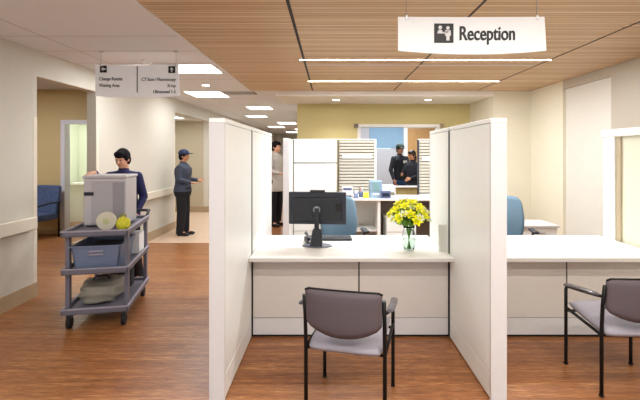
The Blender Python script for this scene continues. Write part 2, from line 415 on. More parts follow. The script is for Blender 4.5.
def slot(x0, x1, y, w, label, lit, power=0):
    t = thing('linear_light', label, 'ceiling light', ((x0+x1)/2, y, H)); hx = (x1-x0)/2
    obj('slot_frame', B((-hx-.01, hx+.01, -w/2-.008, -w/2, -.006, 0), (-hx-.01, hx+.01, w/2, w/2+.008, -.006, 0)), 'cap', t)
    obj('diffuser', B((-hx, hx, -w/2, w/2, -.005, -.001)), 'slot' if lit else 'white', t)
    if power:
        L = bpy.data.lights.new('slot_lamp', 'AREA'); L.shape = 'RECTANGLE'; L.size = 2*hx; L.size_y = w; L.energy = power*1.5; L.color = (.90, .95, 1) if y > 4 else (1, .965, .92)
        o = bpy.data.objects.new('slot_lamp', L); COL.objects.link(o); o.location = (0, 0, -.007); o.parent = t
slot(-.37, 2.72, 5.29, .036, 'long lit linear slot light just below the hanging reception sign', True, 60)
slot(-.3, 2.66, 5.62, .018, 'thin unlit linear slot between the two bright slot lights', False)
slot(-.35, 2.7, 6.87, .036, 'lit linear slot light nearest the far edge of the wood ceiling', True, 42)
slot(-.35, 2.7, 1.55, .036, 'added out-of-view slot light in the wood ceiling above the visitor chairs', True, 34)  # unseen slot, added to brighten the visitor bay and the sign
slot(-.35, 2.7, .4, .05, 'added out-of-view slot light in the wood ceiling over the viewer', True, 40)  # unseen slot, added as fill light from over the camera
def downlight(x, y, z, label, power, ang=2.2):
    t = thing('downlight', label, 'ceiling light', (x, y, z))
    bm = bmesh.new(); lathe(bm, [(.062, -.001), (.085, -.001), (.085, -.008), (.062, -.006)], 20); obj('rim', bm, 'cap', t)
    bm = bmesh.new(); lathe(bm, [(0, -.004), (.062, -.004), (.062, -.001), (0, -.001)], 20); obj('lens', bm, 'spot', t)
    L = bpy.data.lights.new('spot_lamp', 'SPOT'); L.energy = power; L.spot_size = ang; L.spot_blend = .7; L.shadow_soft_size = .06; L.color = (.98, .97, 1)
    o = bpy.data.objects.new('spot_lamp', L); COL.objects.link(o); o.location = (0, 0, -.02); o.parent = t
downlight(-2.1, 7.27, H, 'small round downlight between the two left troffers', 15)
downlight(.12, 8.55, 2.66, 'round soffit downlight above the white storage panels', 55)
downlight(1.95, 8.55, 2.66, 'round soffit downlight above the pass-through window', 55)
downlight(-.75, 8.55, 2.66, 'round soffit downlight at the corridor end of the soffit', 30) if False else None

def area(x, y, z, sx, sy, e, col=(1, .96, .9)):
    pass
# lamps of the side rooms, each a ceiling fixture
troffer(-6.1, -4.9, 6.2, 6.8, 'ceiling light inside the alcove with the blue chair', z=2.85, power=38)
troffer(-5.9, -4.9, 9.3, 9.9, 'ceiling light in the pale green room', z=2.6, power=14)
troffer(1.0, 2.2, 10.4, 11.0, 'ceiling light in the room beyond the pass-through window', power=45)
troffer(-4.2, -3.6, 10.1, 10.7, 'ceiling light in the cross corridor', z=OT, power=8)

# vent and detectors
t = thing('ceiling_vent', 'long dark slotted air vent in the white ceiling beside the wood ceiling', 'vent', (-1.72, 8.25, H))
bm = bmesh.new()
for k in range(14): box(bm, -.28+k*.04, -.268+k*.04, -.17, .17, -.006, 0)
obj('louvre', bm, 'cap', t); obj('backing', B((-.3, .3, -.2, .2, -.003, 0)), 'vent', t)
def lathe_o(name, prof, m, parent=None, c=(0, 0, 0), seg=24):
    bm = bmesh.new(); lathe(bm, prof, seg, c); bmesh.ops.recalc_face_normals(bm, faces=list(bm.faces)); return obj(name, bm, m, parent)
t = thing('smoke_detector', 'small round smoke detector on the white ceiling above the direction sign', 'smoke detector', (-2.28, 5.35, H))
lathe_o('housing', [(0, -.045), (.03, -.045), (.055, -.03), (.06, 0), (0, 0)], 'white', t); lathe_o('ring', [(.04, -.036), (.05, -.034), (.05, -.03), (.04, -.03)], 'cap', t)

# ================================================================== HANGING SIGNS
def curved_board(w, ztop, zbot, sag, th=.012, n=20, edge_cut=.012):
    out = []
    for k in range(n+1):
        a = -w/2+w*k/n; out.append((a, zbot+sag*(2*a/w)**2-sag))
    out += [(w/2-edge_cut, ztop), (0, ztop-.002), (-w/2, ztop)]
    bm = bmesh.new(); prism(bm, out, 'y', -th/2, th/2); return bm
# Reception sign
SY = 2.8
sx0, sx1 = (398-330)*SY/F, (546-330)*SY/F
t = thing('hanging_sign', 'white hanging board reading Reception with a black pictogram square', 'sign', ((sx0+sx1)/2, SY, 0))
w = sx1-sx0
obj('board', curved_board(w, 2.485, 2.265, .024), 'sign', t)
for sxx in (-w/2+.055, w/2-.06):
    bm = bmesh.new(); tube(bm, [(sxx, 0, 2.48), (sxx, 0, H)], .0022, 6); obj('cable', bm, 'cable', t)
    obj('clip', B((sxx-.008, sxx+.008, -.011, .011, 2.465, 2.495), bev=.002), 'alu', t)
px = (443.5-472)*SY/F
bm = bmesh.new(); box(bm, px-.063, px+.063, -.0085, -.006, 2.315, 2.441, bev=.0)
pc = obj('pictogram_square', bm, 'ink', t)
bm = bmesh.new()
def disc(bm, x, z, r, y0, y1): prism(bm, [(x+r*math.cos(2*PI*k/16), z+r*math.sin(2*PI*k/16)) for k in range(16)], 'y', y0, y1)
def fig(x, z0, s):
    disc(bm, x, z0+.086*s, .012*s, -.0105, -.008)
    prism(bm, [(x-.018*s, z0+.07*s), (x+.018*s, z0+.07*s), (x+.021*s, z0+.035*s), (x+.012*s, z0+.033*s), (x+.010*s, z0), (x-.010*s, z0), (x-.012*s, z0+.033*s), (x-.021*s, z0+.035*s)], 'y', -.0105, -.008)
fig(px+.026, 2.33, .95)
disc(bm, px-.024, 2.415, .012, -.0105, -.008)
prism(bm, [(px-.044, 2.376), (px-.006, 2.376), (px-.011, 2.394), (px-.018, 2.400), (px-.031, 2.400), (px-.038, 2.394)], 'y', -.0105, -.008)
prism(bm, [(px-.004, 2.374), (px+.03, 2.384), (px+.03, 2.392), (px-.006, 2.384)], 'y', -.0105, -.008)
obj('pictogram', bm, 'pict', pc)
text_mesh('lettering', 'Reception', .128, 'ink', t, ((458.5-472)*SY/F, -.0075, 2.334), bold=.0012, heavy=.0028, sx=.70)
# direction sign
SY2 = 4.85
sx0, sx1 = (95.5-330)*SY2/F, (179.5-330)*SY2/F; w = sx1-sx0; cx = (sx0+sx1)/2
t = thing('direction_sign', 'white hanging direction sign with two arrows and a black divider', 'sign', (cx, SY2, 0))
zt, zb = 1.6+(153-65)*SY2/F, 1.6+(153-96)*SY2/F
obj('board', curved_board(w, zt, zb, .02), mat('white_sign_board', (246, 248, 252), .35), t)
for px_ in (101, 176):
    sxx = (px_-330)*SY2/F-cx
    bm = bmesh.new(); tube(bm, [(sxx, 0, zt), (sxx, 0, H)], .002, 6); obj('cable', bm, 'cable', t)
    obj('clip', B((sxx-.01, sxx+.01, -.011, .011, zt-.02, zt+.012)), 'alu', t)
    obj('ceiling_mount', B((sxx-.02, sxx+.02, -.02, .02, H-.012, H)), 'alu', t)
def q(px_, py_): return ((px_-330)*SY2/F-cx, 1.6+(153-py_)*SY2/F)
def arrow_sq(px_, py_, up):
    x, z = q(px_, py_); s = .039
    o = obj('arrow_square', B((x-s, x+s, -.0085, -.006, z-s, z+s)), 'ink', t)
    bm = bmesh.new()
    pts = [(-.025, 0), (0, .022), (0, .008), (.026, .008), (.026, -.008), (0, -.008), (0, -.022)]
    if up: pts = [(b, -a) for a, b in pts]
    prism(bm, [(x+a, z+b) for a, b in pts], 'y', -.0105, -.008); obj('arrow', bm, 'pict', o)
arrow_sq(103.7, 69.2, False); arrow_sq(172, 69.7, True)
x, z = q(137.5, 0); z0 = q(0, 92.5)[1]; z1 = q(0, 66)[1]
obj('divider', B((x-.005, x+.005, -.0085, -.006, z0, z1)), 'ink', t)
a = q(99.5, 80.5); text_mesh('lettering', 'Change Rooms', .053, 'ink', t, (a[0], -.0075, a[1]), sx=.8, heavy=.0012)
a = q(99.5, 87); text_mesh('lettering', 'Waiting Area', .053, 'ink', t, (a[0], -.0075, a[1]), sx=.8, heavy=.0012)
for s_, py_ in (('CT Scan / Fluoroscopy', 81), ('X-ray', 87.3), ('Ultrasound 1-5', 93.3)):
    a = q(176, py_); text_mesh('lettering', s_, .052, 'ink', t, (a[0], -.0075, a[1]), align='RIGHT', sx=.8, heavy=.0012)

# ================================================================== PARTITIONS
PH = 1.825
def partition(name, label, x0, x1, y0, y1, joints, inner, tiles=True, h=PH):
    """free-standing panel run; joints = Y of dark seams; inner = sides to be tiled"""
    t = thing(name, label, 'partition', ((x0+x1)/2, y0, 0)); hx = (x1-x0)/2; L = y1-y0
    obj('core', B((-hx+.018, hx-.018, .02, L-.01, .03, h-.02)), 'black', t)
    obj('end_post', B((-hx, hx, 0, .028, .0, h-.031), bev=.003), 'cap', t)
    obj('end_post', B((-hx, hx, L-.022, L, 0, h-.031), bev=.003), 'cap', t)
    for j in joints:
        for s in (-1, 1): obj('joint_strip', B((s*(hx-.012)-.009, s*(hx-.012)+.009, j-y0-.031, j-y0+.031, .0, h-.001)), 'black', t)
    ys = [.03]+[j-y0 for j in joints]+[L-.024]
    for a, b in zip(ys, ys[1:]): obj('top_cap', B((-hx, hx, a-(.03 if a == ys[0] else -.01), b+(.024 if b == ys[-1] else -.01), h-.03, h), bev=.003), 'panel', t)
    for s in (-1, 1):
        xa, xb = (hx-.018, hx-.001) if s > 0 else (-hx+.001, -hx+.018)
        for a, b in zip(ys, ys[1:]):
            g = .03 if b != ys[-1] else 0; g0 = .03 if a != ys[0] else 0
            obj('tile', B((xa, xb, a+g0, b-g, .168, h-.034), bev=.002), 'panel', t)
            obj('base_rail', B((xa, xb, a+g0, b-g, .012, .163), bev=.002), 'panel', t)
    return t
X1, X2, X3, X4, X5, X6 = -.778, -.678, 1.035, 1.138, 2.851, 2.951
partition('office_partition', 'tall white freestanding partition left of the computer desk', X1, X2, 2.763, 5.0, [3.745], 1)
partition('office_partition', 'tall white freestanding partition between the two reception desks', X3, X4, 2.763, 4.47, [3.745], 1)
partition('office_partition', 'white partition end standing beside the grey-coated person', X1, X2, 7.12, 7.9, [], 1, h=1.845)
# right hand side screen with a cap and an inset cream tile
t = thing('desk_screen', 'white framed side screen with cream inset at the right end of the desk', 'partition', (0, 0, 0))
obj('end_post', B((X5, X6+.01, 4.31, 4.49, 0, 1.80), bev=.004), 'panel', t)
obj('top_cap', B((X5-.012, X6+.03, 2.763, 4.50, 1.765, 1.84), bev=.004), 'panel', t)
obj('inset_tile', B((X5+.03, X6-.02, 2.8, 4.25, .03, 1.775)), mat('cream_fabric_tile', (220, 219, 198), .8), t)
obj('inset_shade_strip', B((X5+.012, X5+.04, 4.24, 4.312, .03, 1.775)), mat('taupe_inset_shade', (178, 164, 138), .6), t)  # taupe strip paints in the shadow along the inset's far edge
obj('base_rail', B((X5+.01, X6, 2.78, 4.30, .0, .16)), 'panel', t)

# back wall of storage and slat panels, Y = 7.9
BY = 7.9
t = thing('storage_screen', 'white two-row panel unit against the yellow wall behind the monitor', 'partition', (0, 0, 0))
xa, xb = -.675, .135
zl = 1.6-10*BY/F
obj('frame', B((xa, xb, BY+.025, BY+.09, 0, 1.857)), 'gapgrey', t)
for z0_, z1_ in ((.17, .80), (.81, zl-.010), (zl+.010, 1.835)):
    obj('tile', B((xa+.012, xb-.012, BY, BY+.03, z0_, z1_), bev=.003), 'panel', t)
obj('top_cap', B((xa, xb, BY-.004, BY+.1, 1.838, 1.86), bev=.003), 'panel', t)
obj('base_rail', B((xa+.012, xb-.012, BY, BY+.03, .01, .16), bev=.003), 'panel', t)
def slat_panel(x0, x1, label, strip_z):
    t = thing('slatwall_panel', label, 'partition', (x0, BY, 0)); w = x1-x0
    obj('post', B((0, .014, -.01, .08, 0, 1.85)), 'charc', t); obj('post', B((w-.03, w, -.01, .08, 0, 1.85)), 'panel', t)
    obj('backing', B((.02, w-.03, .02, .06, .06, 1.83)), 'gapgrey', t)
    bm = bmesh.new(); n = 17; z0, z1 = .86, 1.83; p = (z1-z0)/n
    for k in range(n):
        z = z0+k*p; prism(bm, [(.005, z+.013), (-.002, z+.016), (-.002, z+p-.004), (.022, z+p), (.022, z+.018)], 'x', .025, w-.03)
    obj('slats', bm, 'slat', t)
    obj('label_strip', B((.08, w-.08, -.022, -.004, strip_z, strip_z+.07), bev=.003), 'paper', t)
    obj('top_cap', B((0, w, -.012, .085, 1.84, 1.857), bev=.002), 'panel', t)
    obj('lower_panel', B((.025, w-.03, 0, .03, .06, .85)), 'panel', t)
slat_panel(.147, .85, 'slatted panel with white strip behind the small counter devices', 1.50)
slat_panel(1.617, 2.3, 'slatted panel with a white strip right of the pass-through view', 1.46)

# back counter
t = thing('back_counter', 'long white back counter below the pass-through window with open storage under it', 'counter', (0, 0, 0))
obj('worktop', B((.22, 3.0, 7.2, 7.88, .80, .835), bev=.004), 'desk', t)
for xx in (.24, .80, 2.9): obj('side_panel', B((xx, xx+.05, 7.24, 7.86, 0, .80)), 'panel', t)
obj('back_panel', B((.86, 2.9, 7.82, 7.86, 0, .80)), 'brownbox', t)
obj('shelf', B((.29, .80, 7.4, 7.86, .25, .28)), 'panel', t)
obj('shelf', B((1.5, 2.9, 7.4, 7.82, .45, .47)), 'brownbox', t)
t = thing('drawer_pedestal', 'low white drawer unit standing under the back counter behind the flowers', 'drawer unit', (1.20, 7.22, 0))
obj('body', B((-.25, .25, .02, .5, .02, .50), bev=.004), 'panel', t)
for k in range(2):
    dr = obj('drawer', B((-.24, .24, .0, .02, .04+k*.235, .26+k*.235), bev=.003), 'panel', t)
    obj('handle', B((-.06, .06, -.012, 0, .2+k*.235, .215+k*.235)), 'alu', dr)
# white cabinet behind second desk
t = thing('filing_cabinet', 'low white filing cabinet behind the second desk, next to the blue chair', 'cabinet', (2.92, 6.0, 0))
obj('body', B((-.3, .26, .02, .5, .02, .56), bev=.004), 'panel', t)
obj('top', B((-.32, .28, -.02, .52, .56, .59), bev=.003), 'cap', t)
for k in range(2):
    dr = obj('drawer', B((-.29, .25, 0, .02, .04+k*.26, .29+k*.26), bev=.003), 'panel', t)
    obj('handle', B((-.08, .08, -.014, 0, .22+k*.26, .235+k*.26)), 'alu', dr)

# ================================================================== DESKS
def desk(x0, x1, joint, label):
    t = thing('reception_desk', label, 'desk', ((x0+x1)/2, 3.58, 0)); c = (x0+x1)/2; a, b = x0-c, x1-c; j = joint-c
    bm = bmesh.new(); box(bm, a+.003, b-.003, .0, .985, .692, .727, bev=.003)
    wt = obj('worktop', bm, 'desk', t)
    obj('edge_band', B((a+.003, b-.003, -.003, .002, .694, .722)), 'deskedge', wt)
    y = 3.74-3.58
    for u, v in ((a+.008, j-.006), (j+.006, b-.008)):
        obj('front_panel', B((u, v, y, y+.03, .168, .69), bev=.002), 'modesty', t)
        obj('base_rail', B((u, v, y, y+.03, .02, .163), bev=.002), 'cap', t)
    obj('core', B((a+.002, b-.002, y+.008, y+.045, .0, .692)), 'black', t)
    for u in (a+.01, b-.04): obj('leg_panel', B((u, u+.03, y+.06, .93, 0, .692)), 'panel', t)
    obj('cable_tray', B((a+.15, b-.15, y+.06, y+.2, .55, .57)), 'charc', t)
desk(X2, X3, .252, 'white reception desk carrying the monitor and the flower vase')
desk(X4, X5, 2.06, 'second white reception desk with a bare worktop, right of the middle partition')
tag(obj('card_stand', B((X3-.07, X3-.006, 3.8, 3.83, .7271, .965), bev=.003), mat('pale_green_grey_card', (206, 206, 196), .6)), 'slim pale grey upright tile on the desk against the middle partition', 'stand')

# ================================================================== MONITOR, KEYBOARD
DZ = .7275
t = thing('monitor', 'black flat computer monitor seen from behind on the first desk', 'monitor', (-.122, 4.02, DZ), math.radians(-4))
mw, mz0, mz1 = .272, .20, .505
bm = bmesh.new(); box(bm, -mw, mw, .03, .07, mz0, mz1, bev=.008); obj('screen_housing', bm, 'charc', t)
obj('rear_shell', B((-mw+.04, mw-.04, .005, .035, mz0+.03, mz1-.05), bev=.012), 'charc2', t)
obj('display', B((-mw+.015, mw-.015, .0695, .072, mz0+.015, mz1-.015)), 'screen', t)
obj('top_clip', B((-.07, .07, .025, .075, mz1-.005, mz1+.018), bev=.005), 'charc2', t)
bm = bmesh.new(); box(bm, -.045, .045, -.012, .01, .30, .39, bev=.006); obj('mount_plate', bm, 'charc', t)
bm = bmesh.new(); tube(bm, [(0, -.03, .345), (0, .01, .345)], .032, 20); obj('hinge', bm, 'silver', t)
obj('neck', B((-.022, .022, -.035, -.01, .14, .36), bev=.004), 'charc2', t)
bm = bmesh.new(); prism(bm, [(-.06, .012), (.055, .012), (.048, .165), (-.035, .165)], 'y', -.07, .0, bev=.004); obj('stand_column', bm, 'charc2', t)
bm = bmesh.new(); lathe(bm, [(0, 0), (.14, 0), (.14, .006), (.125, .014), (0, .014)], 32)
for v in bm.verts: v.co.y = v.co.y*.62+.01
obj('base', bm, mat('blue_grey_base', (88, 92, 104), .4), t)
obj('vent_block', B((.175, .235, .0, .01, .33, .40), bev=.003), 'black', t)
t = thing('keyboard', 'black keyboard lying at the back of the first desk behind the monitor', 'keyboard', (-.02, 4.35, DZ))
obj('case', B((-.24, .24, -.08, .08, 0, .022), bev=.006), 'charc2', t)
bm = bmesh.new()
for r in range(5):
    for c in range(15): box(bm, -.225+c*.03, -.199+c*.03, -.066+r*.027, -.043+r*.027, .022, .028)
obj('keys', bm, 'charc', t)
t = thing('desk_phone', 'small dark telephone left of the monitor stand', 'telephone', (-.19, 4.18, DZ), .2)
bm = bmesh.new(); prism(bm, [(-.09, 0), (.09, 0), (.09, .05), (-.09, .02)], 'x', -.05, .04, bev=.004); obj('phone_base', bm, 'charc2', t)
bm = bmesh.new(); tube(bm, smooth_path([(-.03, -.08, .05), (-.03, -.04, .065), (-.03, .04, .085), (-.03, .08, .08)], 4), [.018]+[.013]*11+[.018], 10); obj('handset', bm, 'charc', t)

# ================================================================== BACK COUNTER ITEMS (z .835)
CZ = .836
def at(px, Y): return (px-330)*Y/F
t = thing('card_reader', 'small white payment terminal with blue screen, leftmost on the back counter', 'terminal', (at(347.5, 7.3), 7.3, CZ))
bm = bmesh.new(); prism(bm, [(-.06, 0), (.08, 0), (.08, .20), (.03, .20), (-.06, .05)], 'x', -.09, .09, bev=.006); obj('case', bm, 'machine', t)
obj('screen', B((-.07, .07, -.012, .06, .10, .17)), 'bluedev2', t); obj('keypad', B((-.06, .06, -.065, -.04, .02, .05)), 'charc', t)
t = thing('tape_dispenser', 'small grey dispenser between the terminal and the yellow pad', 'dispenser', (at(356, 7.3), 7.3, CZ))
bm = bmesh.new(); prism(bm, [(-.08, 0), (.08, 0), (.06, .08), (0, .12), (-.06, .05)], 'x', -.035, .035, bev=.005); obj('body', bm, 'bluedev2', t)
bm = bmesh.new(); tube(bm, [(-.02, .01, .085), (.02, .01, .085)], .04, 18); obj('roll', bm, 'paper', t)
t = thing('pen_cup', 'small lilac cup of pens beside the yellow pad', 'pen cup', (at(361, 7.45), 7.45, CZ))
lathe_o('cup', [(0, 0), (.035, 0), (.04, .1), (.036, .1), (.032, .005), (0, .005)], 'bluedev2', t)
for k in range(4):
    bm = bmesh.new(); tube(bm, [(.005*k-.01, .006*(k % 2), .01), (.02*k-.03, .01*(k % 2), .17)], .005, 6); obj('pen', bm, ('ink', 'red', 'bluedev', 'paper')[k], t)
t = thing('note_pad', 'bright yellow note pad standing on the back counter', 'notepad', (at(366, 7.28), 7.28, CZ))
bm = bmesh.new(); prism(bm, [(-.03, 0), (.03, 0), (.015, .095), (0, .095)], 'x', -.045, .045); obj('sheets', bm, 'yell', t)
obj('stand_base', B((-.05, .05, -.035, .04, 0, .006)), 'charc', t)
t = thing('label_printer', 'pale blue upright printer, tallest device on the back counter', 'printer', (at(375, 7.5), 7.42, CZ))
obj('case', B((-.105, .105, -.1, .13, 0, .29), bev=.012), 'bluedev', t)
obj('front_cover', B((-.045, .045, -.108, -.1, .12, .26), bev=.003), mat('teal_grey_plastic', (120, 160, 160), .35), t)
obj('paper_slot', B((-.06, .06, -.104, -.098, .05, .075)), 'paper', t)
t = thing('document_tray', 'white paper tray on the back counter right of the blue printer', 'tray', (at(388, 7.6), 7.62, CZ))
obj('tray', B((-.12, .12, -.1, .14, 0, .012), (-.12, -.11, -.1, .14, .012, .16), (.11, .12, -.1, .14, .012, .16), (-.12, .12, -.1, .14, .08, .09)), 'panel', t)
tag(obj('paper_stack', B((at(388, 7.6)-.1, at(388, 7.6)+.1, 7.54, 7.74, CZ+.091, CZ+.2))
, 'paper'), 'stack of white paper in the tray beside the blue printer', 'paper')
t = thing('desk_device', 'squat violet-blue box device in front of the white paper tray', 'device', (at(385.5, 7.28), 7.28, CZ))
obj('case', B((-.085, .085, -.05, .06, 0, .125), bev=.006), 'bluedev2', t); obj('grille', B((-.06, .06, -.055, -.05, .03, .09)), 'screen', t)

# ================================================================== VISITOR CHAIRS
def visitor_chair(label, loc, rotz, group=None):
    """origin: midpoint between the four feet; front = +Y"""
    t = thing('visitor_chair', label, 'chair', loc, rotz, group)
    W, D = .243, .22; r = .0125
    def sq(pts, r=.0125): bm = bmesh.new(); tube(bm, pts, r, 8); return bm
    for s in (-1, 1):
        obj('rear_leg', sq([(s*W, -D, 0), (s*W, -D, .42), (s*W, -D-.012, .60), (s*W, -D-.035, .74)]), 'blackm', t)
        obj('front_leg', sq(smooth_path([(s*W, D, 0), (s*W, D, .30), (s*W, D, .57)], 3)), 'blackm', t)
        bm = bmesh.new(); pts = smooth_path([(s*W, D, .565), (s*W, D-.015, .590), (s*(W+.01), D-.08, .605), (s*(W+.02), -.02, .632), (s*(W+.02), -D+.05, .655), (s*(W+.004), -D-.02, .665)], 4)
        tube(bm, pts, .011, 8); obj('arm_rail', bm, 'blackm', t)
        bm = bmesh.new(); pts = smooth_path([(s*(W+.010), D-.02, .606), (s*(W+.018), D-.09, .622), (s*(W+.028), -.02, .649), (s*(W+.030), -D-.01, .674)], 5)
        tube(bm, pts, [.010]+[.024]*(len(pts)-2)+[.014], 12, flat=.5); obj('arm_pad', bm, 'armpad', t)
        obj('seat_rail', sq([(s*W, D, .43), (s*W, -D, .405)], .011), 'blackm', t)
        for yy in (-D, D):
            obj('foot_cap', B((s*W-.012, s*W+.012, yy-.012, yy+.012, 0, .012)), 'tyre', t)
    obj('cross_bar', sq([(-W, D-.03, .415), (W, D-.03, .415)], .010), 'blackm', t)
    obj('cross_bar', sq([(-W, -D+.03, .395), (W, -D+.03, .395)], .010), 'blackm', t)
    # seat: cushion with waterfall front and rounded corners
    bm = bmesh.new(); nx, ny = 14, 14; G = []
    def shape(u, v):
        x = (W-.014)*u*(1-.05*abs(v)**6); y = (D+.025)*v*(1-.06*abs(u)**6)
        e = max(abs(u), abs(v)); return x, y, e
    top = []; bot = []
    for i in range(nx+1):
        rt, rb = [], []
        for j in range(ny+1):
            u = -1+2*i/nx; v = -1+2*j/ny; x, y, e = shape(u, v)
            dz = -.022*max(0, (e-.8)/.2)**2 + .012*(1-u*u)*(1-v*v) - .018*max(0, v-.5)**2*4*.5
            sl = .0225*v
            rt.append(bm.verts.new((x, y, .470+sl+dz))); rb.append(bm.verts.new((x*.97, y*.97, .424+sl)))
        top.append(rt); bot.append(rb)
    for i in range(nx):
        for j in range(ny):
            bm.faces.new((top[i][j], top[i+1][j], top[i+1][j+1], top[i][j+1])); bm.faces.new((bot[i][j], bot[i][j+1], bot[i+1][j+1], bot[i+1][j]))
    for i in range(nx):
        for j, fl in ((0, 0), (ny, 1)):
            f = (top[i][j], bot[i][j], bot[i+1][j], top[i+1][j]); bm.faces.new(f if not fl else f[::-1])
    for j in range(ny):
        for i, fl in ((0, 1), (nx, 0)):
            f = (top[i][j], bot[i][j], bot[i][j+1], top[i][j+1]); bm.faces.new(f if not fl else f[::-1])
    bmesh.ops.recalc_face_normals(bm, faces=list(bm.faces)); obj('seat', bm, 'upseat', t, smooth=True)
    # backrest: curved shell, straight top, bowed bottom edge
    bm = bmesh.new(); nx, nz = 18, 8; A = []; C = []
    for i in range(nx+1):
        u = -1+2*i/nx; ra, rc = [], []
        zt = .788-.008*u*u - .02*max(0, abs(u)-.9)**1*5; zb = .507+.065*abs(u)**2.2+.02*max(0, abs(u)-.92)*8
        for j in range(nz+1):
            w_ = j/nz; z = zb+(zt-zb)*w_; x = (W-.010)*u*(1-.02*(1-w_))
            y = -D-.018-.07*(z-.49)-.035*(1-u*u)
            bul = .011*(1-max(abs(u), abs(2*w_-1))**6)
            ra.append(bm.verts.new((x, y-.010-bul, z))); rc.append(bm.verts.new((x, y+.010+bul, z)))
        A.append(ra); C.append(rc)
    for i in range(nx):
        for j in range(nz):
            bm.faces.new((A[i][j], A[i+1][j], A[i+1][j+1], A[i][j+1])); bm.faces.new((C[i][j], C[i][j+1], C[i+1][j+1], C[i+1][j]))
        bm.faces.new((A[i][0], C[i][0], C[i+1][0], A[i+1][0])); bm.faces.new((A[i][nz], A[i+1][nz], C[i+1][nz], C[i][nz]))
    for j in range(nz):
        bm.faces.new((A[0][j], A[0][j+1], C[0][j+1], C[0][j])); bm.faces.new((A[nx][j], C[nx][j], C[nx][j+1], A[nx][j+1]))
    bmesh.ops.recalc_face_normals(bm, faces=list(bm.faces)); bk = obj('backrest', bm, 'upback', t, smooth=True)
    bm = bmesh.new(); pts = []
    for i in range(21):
        u = -1+2*i/20; z = .791-.008*u*u-.02*max(0, abs(u)-.9)*5
        pts.append(((W-.008)*u, -D-.018-.07*(z-.49)-.035*(1-u*u), z))
    tube(bm, pts, .0075, 8); obj('top_piping', bm, 'blackm', bk)
    return t
visitor_chair('grey upholstered visitor chair with black metal legs in front of the computer desk', (.142, 2.80, 0), math.radians(-14.5))
visitor_chair('grey upholstered visitor chair with arms in front of the second bare desk', (2.03, 3.04, 0), math.radians(-1))

# ================================================================== STAFF TASK CHAIRS
def task_chair(label, loc, rotz):
    t = thing('office_chair', label, 'chair', loc, rotz)      # front = -Y, towards the desk
    bm = bmesh.new()
    for k in range(5):
        a = 2*PI*k/5; tube(bm, [(.03*math.cos(a), .03*math.sin(a), .10), (.30*math.cos(a), .30*math.sin(a), .065)], [.022, .014], 8)
    obj('star_base', bm, 'charc2', t)
    for k in range(5):
        a = 2*PI*k/5; c = Vector((.30*math.cos(a), .30*math.sin(a), .028)); d_ = Vector((-math.sin(a), math.cos(a), 0))*.022
        bm = bmesh.new(); tube(bm, [c-d_, c+d_], .028, 14); obj('caster', bm, 'tyre', t)
    bm = bmesh.new(); tube(bm, [(0, 0, .08), (0, 0, .42)], .025, 12); obj('gas_lift', bm, 'blackm', t)
    bm = bmesh.new(); box(bm, -.25, .25, -.24, .23, .43, .51, bev=.035); obj('seat', bm, 'blueup', t)
    bm = bmesh.new(); nx, nz = 14, 12; A = []; C = []
    for j in range(nz+1):
        w_ = j/nz; hw = .245*(1-.30*max(0, w_-.25)**1.6)*(1-.75*max(0, w_-.86)**2*12)*(1-.25*(1-w_)**3)
        z = .50+.56*w_; ra, rc = [], []
        for i in range(nx+1):
            u = -1+2*i/nx; y = .25+.06*w_-.04*(u*u)-.03*math.sin(PI*w_)
            b_ = .018*(1-abs(u)**5)
            ra.append(bm.verts.new((hw*u, y-.008-b_, z-.015*(u**4)*w_))); rc.append(bm.verts.new((hw*u, y+.008+b_, z-.015*(u**4)*w_)))
        A.append(ra); C.append(rc)
    for j in range(nz):
        for i in range(nx):
            bm.faces.new((A[j][i], A[j][i+1], A[j+1][i+1], A[j+1][i])); bm.faces.new((C[j][i], C[j+1][i], C[j+1][i+1], C[j][i+1]))
        bm.faces.new((A[j][0], A[j+1][0], C[j+1][0], C[j][0])); bm.faces.new((A[j][nx], C[j][nx], C[j+1][nx], A[j+1][nx]))
    for i in range(nx):
        bm.faces.new((A[0][i], C[0][i], C[0][i+1], A[0][i+1])); bm.faces.new((A[nz][i], A[nz][i+1], C[nz][i+1], C[nz][i]))
    bmesh.ops.recalc_face_normals(bm, faces=list(bm.faces)); obj('backrest', bm, 'blueup', t, smooth=True)
    bm = bmesh.new(); tube(bm, smooth_path([(0, .1, .42), (0, .27, .44), (0, .30, .6)], 4), .018, 8); obj('back_support', bm, 'charc2', t)
    for s in (-1, 1):
        bm = bmesh.new(); tube(bm, smooth_path([(s*.2, .05, .44), (s*.28, .05, .48), (s*.29, .05, .62), (s*.29, .05, .66)], 4), .014, 8); obj('arm_support', bm, 'charc2', t)
        obj('armrest', B((s*.29-.035, s*.29+.035, -.12, .14, .66, .69), bev=.012), 'charc', t)
task_chair('blue-grey office chair behind the monitor at the first desk', (.13, 5.1, 0), math.radians(6))
task_chair('blue-grey office chair behind the second bare desk', (2.13, 5.15, 0), math.radians(-12))

# ================================================================== ALCOVE CHAIR AND EXAM ROOM THINGS
t = thing('waiting_chair', 'blue patterned waiting room chair in the alcove beside the doorway', 'chair', (-5.52, 8.05, 0), math.radians(-14))
obj('seat', B((-.27, .27, -.25, .25, .34, .46), bev=.03), 'bluepat', t)
bm = bmesh.new(); box(bm, -.27, .27, .2, .28, .44, .98, bev=.03); bmesh.ops.rotate(bm, verts=list(bm.verts), cent=(0, .24, .44), matrix=Matrix.Rotation(-.12, 3, 'X')); obj('backrest', bm, 'bluepat', t)
for s in (-1, 1):
    for yy in (-.24, .24):
        bm = bmesh.new(); tube(bm, [(s*.29, yy, 0), (s*.29, yy, .62 if yy < 0 else .66)], .016, 8); obj('leg', bm, 'blackm', t)
    bm = bmesh.new(); tube(bm, smooth_path([(s*.29, -.27, .61), (s*.29, 0, .655), (s*.29, .26, .66)], 4), .022, 8, flat=.7); obj('armrest', bm, 'blackm', t)
obj('seat_rail', B((-.29, .29, -.24, -.21, .30, .34)), 'darkwood', t)
